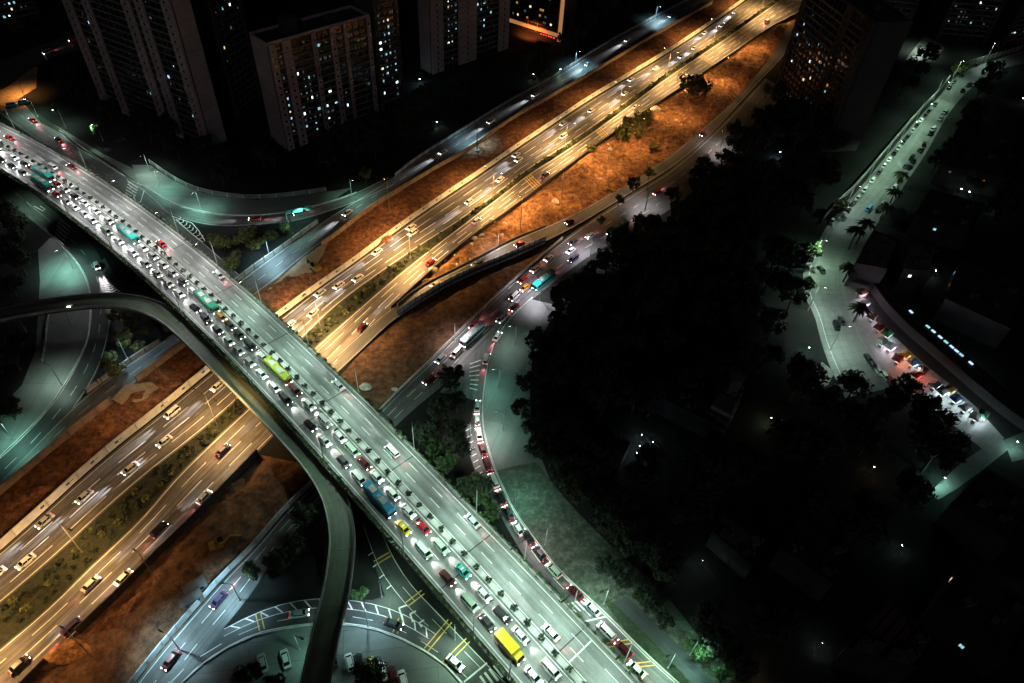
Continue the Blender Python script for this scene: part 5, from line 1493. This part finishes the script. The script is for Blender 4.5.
def wood(poly, step, label, group, kind='dark', smin=.8, smax=1.25, keep=9.0):
    step *= K_
    pts = [P(u, v).xy for u, v in poly]
    x0, x1 = min(p.x for p in pts), max(p.x for p in pts); y0, y1 = min(p.y for p in pts), max(p.y for p in pts)
    y = y0; row = 0
    while y < y1:
        x = x0 + (row % 2) * step / 2
        while x < x1:
            q = Vector((x + random.uniform(-.32, .32) * step, y + random.uniform(-.32, .32) * step))
            if inpoly(q, pts) and all((q - k).length > 7.5 for k in CLEAR) and all((q - k).length > keep for k in KEEP):
                tree(Vector((q.x, q.y, -.05)), kind, label, group, random.uniform(smin, smax)); TOT[0] += 1
            x += step
        y += step * .87; row += 1
# the wood's edges carry the outline seen against the lit paving
wood([(540, 312), (556, 322), (548, 352), (536, 392), (536, 424), (546, 458), (560, 490), (582, 520), (610, 548), (640, 575), (660, 600), (690, 640), (730, 690), (800, 690), (760, 640), (830, 560), (900, 520), (935, 500), (945, 470), (905, 430), (850, 430), (800, 400), (790, 360), (800, 330), (790, 300), (780, 265), (792, 240), (800, 215), (815, 195), (770, 165), (735, 165), (705, 195), (665, 228), (640, 245), (600, 272), (575, 290)], 11.2, 'dark unlit tree in the wood between the side street and the far right street', 'trees of the dark wood', smin=.95, smax=1.4)
print('wood', TOT)
wood([(-25, 195), (5, 212), (30, 236), (40, 255), (38, 290), (34, 320), (36, 345), (25, 375), (5, 400), (-30, 410)], 8.5, 'dark unlit tree left of the left plaza, against the left edge', 'dark trees at the left edge')
wood([(432, 398), (448, 388), (462, 384), (467, 405), (462, 425), (464, 450), (466, 470), (478, 492), (488, 512), (470, 500), (445, 478), (420, 448), (415, 425)], 6.2, 'dark tree in the clump between flyover and curved street', 'trees between flyover and curved street', smin=.6, smax=.85)
wood([(296, 530), (325, 512), (352, 508), (362, 545), (376, 580), (384, 598), (350, 592), (320, 590), (290, 594), (268, 602), (264, 585), (280, 555)], 6.0, 'dark tree on the triangular island under the ramp bridge', 'trees on the ramp island', smin=.55, smax=.8)
wood([(200, 683), (240, 674), (300, 676), (340, 680), (400, 696), (430, 712), (380, 722), (240, 715)], 6.0, 'dark tree along the bottom edge below the parked row', 'trees along the bottom edge', smin=.55, smax=.8)
wood([(60, 92), (95, 118), (125, 140), (150, 155), (200, 182), (225, 190), (250, 192), (262, 170), (300, 165), (340, 175), (370, 165), (400, 150), (430, 125), (470, 100), (490, 80), (430, 100), (390, 122), (300, 158), (230, 158), (205, 155), (150, 130), (100, 100), (78, 78)], 8.5, 'dark tree in the gardens at the foot of the apartment towers', 'trees at the foot of the towers', smin=.7, smax=1.0, keep=5)
wood([(565, 60), (600, 30), (650, 5), (640, -10), (560, 35), (515, 80), (530, 72)], 11, 'dark tree beside the far service road near the orange hall', 'trees by the far service road')
wood([(780, 80), (770, 110), (752, 150), (765, 160), (800, 160), (790, 120)], 9, 'dark tree at the foot of the dark tower', 'trees by the dark tower')
wood([(830, 60), (860, 90), (900, 100), (930, 70), (900, 66), (870, 110), (840, 150), (830, 180), (810, 190), (830, 130)], 13, 'dark tree on the slope between dark tower and far right street', 'trees left of the far right street')
wood([(985, 90), (965, 110), (950, 135), (935, 165), (915, 195), (935, 190), (960, 150), (1000, 100)], 10, 'dark tree right of the far right street', 'trees right of the far right street')
wood([(1000, 150), (960, 200), (990, 250), (1030, 200)], 12, 'dark tree among the buildings at the right edge', 'trees at the right edge')
wood([(900, 390), (925, 408), (950, 430), (968, 448), (950, 470), (920, 440), (880, 400)], 7.5, 'dark tree of the clump facing the market stalls', 'trees facing the market', smin=.7, smax=1.0)
wood([(840, 392), (868, 396), (905, 402), (935, 425), (960, 450), (930, 470), (900, 440), (850, 430)], 7.0, 'dark tree of the clump closing the lower end of the far right street', 'trees closing the far right street', smin=.75, smax=1.0)
wood([(655, 208), (690, 180), (730, 145), (765, 112), (785, 102), (795, 125), (748, 165), (704, 200), (664, 232)], 7.5, 'dark tree overhanging the upper side street', 'trees over the upper side street', smin=.6, smax=1.0)
wood([(542, 318), (532, 350), (528, 400), (533, 432), (545, 465), (566, 500), (600, 532), (645, 577), (682, 620), (706, 645), (720, 636), (655, 560), (606, 515), (575, 480), (558, 440), (552, 400), (554, 350), (566, 312)], 6.6, 'dark tree in the front row of the wood along the green plaza', 'front trees of the wood by the plaza', smin=.6, smax=.95)
wood([(524, 328), (518, 360), (518, 400), (522, 430), (533, 462), (556, 502), (584, 531), (616, 561), (640, 582), (652, 572), (602, 512), (562, 468), (541, 430), (538, 360), (546, 318)], 6.0, 'dark tree of the row leaning out over the green plaza', 'trees leaning over the green plaza', smin=.55, smax=.8)
wood([(556, 304), (574, 282), (604, 262), (640, 246), (650, 262), (615, 290), (575, 318)], 6.2, 'dark tree of the wood edge beside the teal bus', 'trees beside the teal bus', smin=.6, smax=.9)
print('trees', TOT)
# single trees that stand out
for i, (u, v, k, s, lab) in enumerate([
 (100, 141, 'green', .8, 'bright green lit bush tree beside the slip street lamp'), (57, 116, 'green', .6, 'small lit tree at the start of the slip street pavement'), (22, 36, 'green', .9, 'green lit tree beside the upper left street'),
 (366, 184, 'green', .75, 'bright green lit tree where slip road and service road meet'), (430, 137, 'green', .7, 'green lit tree beside the far service road, left of the lamp'), (545, 82, 'green', .6, 'green lit tree below the orange hall'), (532, 84, 'green', .5, 'smaller green lit tree below the orange hall'),
 (425, 446, 'green', .75, 'green tree against the flyover parapet, upper one'), (434, 458, 'green', .7, 'green tree against the flyover parapet, second one'), (478, 505, 'green', .85, 'broad green tree against the flyover by the curved street'), (470, 494, 'green', .75, 'green tree beside the flyover lamp'), (490, 520, 'green', .7, 'green tree against the flyover, lowest of the row'), (447, 474, 'green', .8, 'green tree against the flyover, middle of the row'),
 (600, 226, 'green', .5, 'small green tree beside the green bus'), (618, 206, 'dark', .45, 'small dark tree standing on the pale side road, lower one'), (632, 195, 'dark', .6, 'small dark tree standing on the pale side road, upper one'), (648, 180, 'green', .6, 'green tree at the edge of the wood by the side road'), (764, 98, 'green', .8, 'bright green tree beside the dark tower'),
 (256, 578, 'green', .6, 'bright pale-green tree beside the lower-left street'), (362, 598, 'green', .45, 'green bush tree on the bottom island'), (352, 600, 'green', .4, 'low green bush tree beside the ramp bridge'),
 (604, 572, 'dark', .6, 'dark round tree on the green plaza edge'), (619, 586, 'dark', .55, 'dark round tree beside the crosswalk lamp'), (636, 598, 'dark', .45, 'dark round tree beside the service lane, upper one'), (648, 612, 'dark', .5, 'dark round tree beside the service lane, second one'), (662, 628, 'dark', .45, 'dark round tree beside the service lane, third one'), (700, 660, 'green', .5, 'dark green tree beside the service lane near the bottom'), (690, 650, 'green', .45, 'smaller green tree beside the service lane near the bottom'), (718, 678, 'green', .5, 'green tree at the bottom edge by the service lane'),
 (809, 262, 'green', .8, 'bright green lit tree left of the far right street'), (804, 292, 'green', .7, 'green lit tree left of the street below the palms'), (838, 213, 'olive', 1.3, 'lit olive bush at the foot of the boundary fence'), (958, 74, 'olive', 1.5, 'lit olive bush below the arched fence'), (15, 420, 'dark', .7, 'dark tree on the plaza near the left edge lamp')]):
    tree(P(u, v), k, lab, None, s)
# bushes and scrub on the earth strips
for i, (u, v, s) in enumerate([(690, 93, 2.3), (698, 97, 2.0), (640, 128, 1.5), (630, 133, 1.6), (622, 140, 1.5), (636, 138, 1.3), (646, 122, 1.2), (652, 150, .9), (590, 152, .8)]):
    tree(P(u, v, .5), 'olive', 'olive green bush on the orange dirt, %s from the top' % nth(sorted([93, 97, 128, 133, 140, 138, 122, 150, 152]).index(v)), 'bushes on the orange dirt', s)
SC = [(225, 250), (240, 245), (215, 245), (255, 250), (238, 258), (250, 240), (285, 232), (120, 320), (135, 328), (128, 345), (145, 335), (112, 362), (118, 375), (140, 350), (233, 268), (120, 312), (262, 245), (272, 240)]
for u, v in SC:
    tree(P(u, v), 'olive', 'low scrub bush on the dim island beside the service road', 'scrub on the islands', random.uniform(.6, 1.1))
# shrubs of the flyover median and planters, hedge of the expressway median
def shrub_data(seed, r, mat, n=160):
    return crown_mesh(seed, r, r * .8, n, .28, mat, .3)
SH = [shrub_data(s, .55, 'leaf_dark') for s in (21, 22, 23)]
SHO = [shrub_data(s, .75, 'leaf_olive', 200) for s in (24, 25, 26)]
SHG = [shrub_data(s, .6, 'leaf', 160) for s in (27, 28)]
def hedge_of(spots, meshes, label):
    mb = MB()
    for p, z, k in spots:
        me = random.choice(meshes); a = random.uniform(0, 6.28); ca, sa = math.cos(a), math.sin(a)
        vs = [((v.co.x * ca - v.co.y * sa) * k + p.x, (v.co.x * sa + v.co.y * ca) * k + p.y, v.co.z * k + z) for v in me.vertices]
        mb.mesh(vs, [tuple(f.vertices) for f in me.polygons])
    o = mb.build('hedge', meshes[0].materials[0])
    tag(o, label, 'hedge'); o['kind'] = 'stuff'
d = 3.0; c_ax = Offs(-.01, .01, DZ)
while d < full.len - 2:
    p = c_ax.at(.5, d)
    r = link('shrub', random.choice(SH), None, (p.x, p.y, DZ + .85), random.uniform(0, 6)); r.scale = (1.7, 1.7, 1.5)
    tag(r, 'small round dark shrub in the row along the flyover median', 'shrub', 'shrubs on the flyover median')
    d += 4.4
for off, lab, grp, st in ((WL - .95, 'low trailing hedge in the planter on the lower-left side of the flyover', 'shrubs in the lower-left planter', 1.9), (WR + .82, 'low trailing hedge in the planter on the upper-right side of the flyover', 'shrubs in the upper-right planter', 2.6)):
    s_ = Offs(off - .01, off + .01, DZ); hedge_of([(s_.at(.5, k * st + 1), DZ + .62, random.uniform(1.0, 1.4)) for k in range(int((s_.len - 2) / st))], SHG + SHO[:1], lab)
d = 4.0
HS = []
while d < med.len - 2:
    w = (med.at(0, d) - med.at(1, d)).length
    p = med.at(.5, d)
    if w > 2.2:
        for k in range(max(1, int(w / 1.5))):
            t = (k + .5 + random.uniform(-.25, .25)) / max(1, int(w / 1.5))
            if t < .12 or t > .88: continue
            q = med.at(t, d + random.uniform(-.8, .8))
            if random.random() < .78: HS.append((q, .55, random.uniform(.9, 1.8)))
        d += 2.6
    else:
        r = link('shrub', random.choice(SH), None, (p.x, p.y, .5), random.uniform(0, 6)); r.scale = (1.5, 1.5, 1.6)
        tag(r, 'small dark shrub in the narrow single row of the upper expressway median', 'shrub', 'shrubs in the narrow expressway median')
        d += 4.0
hedge_of([h for i, h in enumerate(HS) if i % 6 < 5], SH, 'dark leafy planting covering the wide part of the expressway median')
hedge_of([h for i, h in enumerate(HS) if i % 6 > 4], SHO, 'lighter olive planting scattered over the wide part of the expressway median')
# palms on the far right street
def palm(u, v, label, h=7.0):
    r = thing('palm_tree', label, 'palm tree', P(u, v), random.uniform(0, 6), 'palms on the far right street'); r.scale = (1.3,) * 3
    mb = MB(); mb.tube((0, 0, -.1), (.2, 0, h), .24, .16, 8); mb.build('trunk', M['bark'], r)
    mb = MB()
    for k in range(15):
        a = k * 2.4; tilt = random.uniform(.0, .7); L = random.uniform(2.8, 3.6); pv = None
        for i in range(9):
            s = i / 8; x = L * s; z = h + x * tilt * .8 - 1.5 * tilt * s * s - 1.6 * s * s
            c = Vector((.2 + math.cos(a) * x, math.sin(a) * x, z)); w = (.52 * math.sin(math.pi * min(1, s * .9 + .12)) + .04)
            n_ = Vector((-math.sin(a), math.cos(a), -.35)) * w; n2 = Vector((math.sin(a), -math.cos(a), -.35)) * w
            if pv:
                if i % 1 == 0:
                    mb.face([pv[0], c, c + n_, pv[0].lerp(c, .1) + pv[1]]); mb.face([pv[0], pv[0].lerp(c, .1) + pv[2], c + n2, c])
            pv = (c, n_, n2)
    mb.build('frond', M['leaf_dark'], r)
palm(848, 250, 'large palm on the far right street, leaning over the pavement, left one', 8); palm(856, 244, 'large palm on the far right street, right beside the grey roof', 8.5); palm(843, 282, 'palm standing between street and market, above the canopy', 6); palm(853, 322, 'palm beside the rust coloured market kiosk', 6)
for u, v, lab in ((897, 186, 'palm in the row right of the far right street, upper one'), (890, 203, 'palm in the row right of the far right street, middle one'), (880, 219, 'palm in the row right of the far right street, lower one')): palm(u, v, lab, 5)

# ================================================================== MARKET STALLS
def stall(u, v, col, label, w=3.4, dp=2.6, ang=.6, light=None, watts=300):
    M.setdefault('canvas_' + col[0], plain('canvas_' + col[0], col[1], .8, 0, .08))
    r = thing('market_stall', label, 'market stall', P(u, v, .02), ang, 'stalls of the night market')
    mb = MB()
    for sx in (-1, 1):
        for sy in (-1, 1): mb.tube((sx * w * .46, sy * dp * .46, -.02), (sx * w * .46, sy * dp * .46, 2.2), .05, .05, 6)
    mb.build('frame', M['steel'], r)
    mb = MB(); z = 2.2
    rw_ = w * .56; rd = dp * .56
    mb.mesh([(-rw_, -rd, z), (rw_, -rd, z), (rw_, rd, z), (-rw_, rd, z), (-w * .3, 0, z + .7), (w * .3, 0, z + .7), (-rw_, -rd, z - .25), (rw_, -rd, z - .25), (rw_, rd, z - .25), (-rw_, rd, z - .25)], [(0, 1, 5, 4), (1, 2, 5), (2, 3, 4, 5), (3, 0, 4), (0, 6, 7, 1), (1, 7, 8, 2), (2, 8, 9, 3), (3, 9, 6, 0)])
    mb.build('canopy', M['canvas_' + col[0]], r)
    mb = MB(); mb.box((0, -dp * .2, .45), (w * .8, dp * .4, .86)); mb.box((0, -dp * .2, .9), (w * .84, dp * .46, .05))
    for k in range(5): mb.box((-w * .32 + k * w * .16, -dp * .2, 1.0), (.35, .5, .18), 1)
    mb.build('counter', [M['concrete'], M['stone']], r)
    mb = MB(); mb.box((0, 0, 2.05), (.9, .12, .08)); mb.build('lamp', M['lamp_white'], r)
    l = bpy.data.lights.new('lamp_light', 'POINT'); l.energy = watts * .7; l.color = light or (1, .95, .95); l.shadow_soft_size = .3
    link('lamp_light', l, r, (0, -dp * .75, 1.95))
WH, RD, BLU, GR, RU, YE = ('white', (.42, .42, .44)), ('red', (.22, .035, .03)), ('blue', (.05, .09, .2)), ('green', (.04, .17, .09)), ('rust', (.12, .05, .035)), ('gold', (.32, .22, .05))
PK, CW, RL_ = (1, .78, .95), (.75, .95, 1), (1, .16, .10)
ST = [(858, 283, WH, 'white canopied stall nearest the palms at the market top', PK, 500), (860, 296, RU, 'rust-brown kiosk roof beside the arcade in the upper market', PK, 500), (862, 307, WH, 'white canopied stall just below the rust-brown kiosk', PK, 500), (870, 320, RU, 'second rust-brown stall beside the market palm', PK, 250), (877, 331, RD, 'red stall under the arcade, topmost of the red ones', RL_, 160), (885, 337, GR, 'green canopied stall in the middle of the market', CW, 260), (880, 345, WH, 'white stall left of the green canopied one', PK, 420), (888, 350, WH, 'white stall below the green canopied one', PK, 420), (895, 362, RD, 'large red lit stall in the lower market', RL_, 420), (903, 358, YE, 'gold lit stall beside the large red one', (1, .7, .25), 260), (911, 366, BLU, 'blue canopied stall right of the gold one', CW, 260), (920, 374, RU, 'rust-brown stall between the blue stall and lower row', RL_, 160), (914, 378, RD, 'red stall facing the tree clump', RL_, 300), (932, 388, WH, 'white stall at the start of the cold-lit lower row', CW, 420), (940, 395, WH, 'second white stall of the cold-lit lower row', CW, 420), (947, 393, YE, 'gold awning stall behind the cold-lit row', CW, 260), (953, 402, BLU, 'blue stall in the cold-lit lower row', CW, 420), (962, 411, WH, 'white stall near the lower end of the market', CW, 420), (972, 420, WH, 'last white stall at the lower market end', CW, 420), (980, 418, GR, 'green stall beside the arcade at the lower market end', CW, 260)]
for u, v, c, lab, lc, w in ST: stall(u, v, c, lab, ang=random.uniform(.4, .9), light=lc, watts=w * 1.0)

# ================================================================== RUBBLE AND MACHINES ON THE EARTH
def rock(u, v, s, label, z=.3):
    s *= K_
    rnd = random.Random(int(u * 31 + v)); mb = MB(); rings = []
    for zz, k in ((0, .8), (.3, 1), (.6, .75), (.8, .35)):
        rings.append([(math.cos(a * .785) * s * k * rnd.uniform(.75, 1.15), math.sin(a * .785) * s * .75 * k * rnd.uniform(.75, 1.15), zz * s) for a in range(8)])
    mb.loft(rings); p = P(u, v, z); o = mb.build('rubble_block', M['stone'], None, (0, 0, 0)); o.location = p
    tag(o, label, 'rubble', 'pale rubble on the orange dirt')
RB = [(655, 111, 2.4), (645, 124, 1.6), (650, 130, 1.3), (653, 124, 1.1), (671, 124, .9), (676, 121, .8), (681, 125, .7), (492, 222, 1.3), (474, 239, 1.2), (433, 271, 1.6), (555, 203, 1.5), (600, 180, .9), (614, 173, 1.2), (610, 150, 1.1), (740, 53, .9), (746, 52, .8), (756, 55, .7), (712, 88, .9), (680, 103, .7), (594, 187, .7), (480, 236, .6), (400, 300, .9), (395, 390, .9), (366, 388, 1.6)]
rr = random.Random(12)
for _ in range(26):
    k = rr.random(); RB.append((440 + k * 300 + rr.uniform(-14, 14), 272 - k * 205 + rr.uniform(-10, 10), rr.uniform(.45, .9)))
order = sorted(RB, key=lambda r: r[1])
for q in RB:
    rock(q[0], q[1], q[2], '%s pale rubble block on the dirt beside the expressway, %s from the top' % ('big' if q[2] > 1.2 else 'small', ordinal(order.index(q))))
def heap(u, v, s, label, mat='dirt'):
    from mathutils import noise as mn
    rnd = random.Random(int(u * 17 + v)); mb = MB(); rings = []
    off = Vector((u, v, 0))
    for k in range(7):
        f = 1 - k / 6.3; z = s * .55 * (1 - f ** 1.4); ring = []
        for a in range(22):
            t = a / 22 * 2 * math.pi
            r = s * f * (1 + .45 * mn.noise(Vector((math.cos(t) * 1.6, math.sin(t) * 1.6, k * .35)) + off) + .22 * mn.noise(Vector((math.cos(t) * 5, math.sin(t) * 5, k * .9)) + off))
            ring.append((math.cos(t) * r * 1.5, math.sin(t) * r * .8, z + .2 * s * mn.noise(Vector((t * 2, k, 1)) + off) * (k > 0)))
        rings.append(ring)
    mb.loft(rings); o = mb.build('earth_heap', M[mat], None, (0, 0, 0), flat=False); o.location = P(u, v, -.1); o.rotation_euler.z = rnd.uniform(.3, 1.2)
    tag(o, label, 'earth heap')
HP = [(505, 232, 3.2, 'dirt'), (535, 212, 4.0, 'dirt'), (552, 219, 2.6, 'dirt'), (575, 186, 3.6, 'dirt'), (596, 168, 4.2, 'dirt'), (607, 192, 3.0, 'dirt'), (622, 158, 3.2, 'dirt'), (660, 140, 3.4, 'dirt'), (676, 132, 3.0, 'dirt'), (706, 106, 3.6, 'dirt'), (735, 72, 3.6, 'dirt'), (455, 262, 3.0, 'dirt'), (425, 283, 2.8, 'dirt'), (645, 165, 3.0, 'dirt'), (232, 488, 2.6, 'dirt_red'), (243, 494, 2.4, 'dirt_red'), (226, 500, 2.2, 'dirt_red'), (205, 528, 3.2, 'dirt_red'), (186, 548, 3.4, 'dirt_red'), (160, 578, 3.0, 'dirt_red'), (140, 602, 3.4, 'dirt_red'), (112, 620, 3.0, 'dirt_red'), (70, 655, 4.4, 'dirt'), (350, 238, 2.6, 'dirt_red'), (385, 240, 2.8, 'dirt_red'), (420, 205, 2.6, 'dirt_red'), (300, 296, 2.4, 'dirt_red'), (170, 385, 2.4, 'dirt_red'), (100, 435, 2.6, 'dirt_red'), (40, 490, 2.8, 'dirt_red')]
ho = sorted(HP, key=lambda h: h[1])
for h in HP: heap(h[0], h[1], h[2], 'rough heap of %s earth beside the expressway, %s heap from the top' % ('orange' if h[3] == 'dirt' else 'dark red', (ORD + ['twenty-' + o for o in ORD[:9]] + ['thirtieth'])[ho.index(h)]), h[3])
def excavator(u, v, ang, label):
    r = thing('excavator', label, 'excavator', P(u, v, .5), ang)
    M.setdefault('machine_yellow', plain('machine_yellow', (.34, .22, .05), .5, 0, .15, 2))
    for s in (-1, 1):
        mb = MB(); mb.loft([[(x, s * 1.2 + dy, z) for x, z in ((-1.9, .45), (-1.5, 0), (1.5, 0), (1.9, .45), (1.5, .9), (-1.5, .9))] for dy in (-.3, .3)]); mb.build('track', M['steel_dark'], r)
    mb = MB(); mb.box((-.5, 0, 1.5), (3.2, 2.6, 1.1)); mb.box((-1.4, 0, 2.2), (1.4, 2.4, .5)); mb.build('body', M['machine_yellow'], r)
    mb = MB(); mb.box((.7, .75, 2.3), (1.4, 1.0, 1.5), 0, 0, .85); mb.build('cab', M['glass'], r)
    mb = MB(); mb.tube((.8, -.3, 1.8), (3.4, -.3, 4.2), .32, .26, 6); mb.tube((3.4, -.3, 4.2), (5.6, -.3, 2.6), .26, .2, 6); mb.build('boom', M['machine_yellow'], r)
    mb = MB(); mb.tube((5.6, -.3, 2.6), (5.2, -.3, .9), .18, .14, 6); mb.loft([[(4.7, -.8 + k, .2), (5.5, -.8 + k, .2), (5.7, -.8 + k, 1.0), (5.0, -.8 + k, 1.0)] for k in (0, 1.0)]); mb.build('bucket', M['steel_dark'], r)
excavator(220, 548, .5, 'yellow excavator parked on dark dirt, lower left of the flyover')
excavator(316, 270, 2.4, 'yellow excavator on red dirt right of the flyover, by the sand')
# site cabins on the dark dirt
for u, v, lab in ((197, 590, 'small pale site cabin on the dark dirt, upper one beside the blue hoarding'), (193, 602, 'larger pale site cabin on the dark dirt, beside the blue hoarding')):
    p = P(u, v, .3); r = thing('site_cabin', lab, 'site cabin', p, .72)
    mb = MB(); mb.box((0, 0, 1.3), (5, 2.4, 2.6)); mb.build('wall', M['concrete_dark'], r)
    mb = MB(); mb.box((0, 0, 2.68), (5.3, 2.7, .14)); mb.build('roof', M['concrete_dark'], r)
    mb = MB(); mb.box((-1.4, -1.23, 1.1), (.8, .06, 2.0)); mb.build('door', M['steel_dark'], r)
    mb = MB(); mb.box((.9, -1.23, 1.6), (1.4, .06, .9)); mb.build('window', M['glass'], r)
# the dark mast that rises from the dirt beside the far service road
r = thing('pole_mast', 'tall dark mast standing in the red dirt by the far service road', 'mast', P(477, 151))
mb = MB(); mb.tube((0, 0, -.1), (0, 0, 13), .28, .16, 10); mb.build('pole', M['steel_dark'], r)
mb = MB(); mb.box((0, 0, .3), (2.2, 2.2, .7)); mb.build('footing', M['concrete'], r)
mb = MB(); mb.box((0, 0, 12.6), (1.6, .5, .4)); mb.build('crossarm', M['steel_dark'], r)
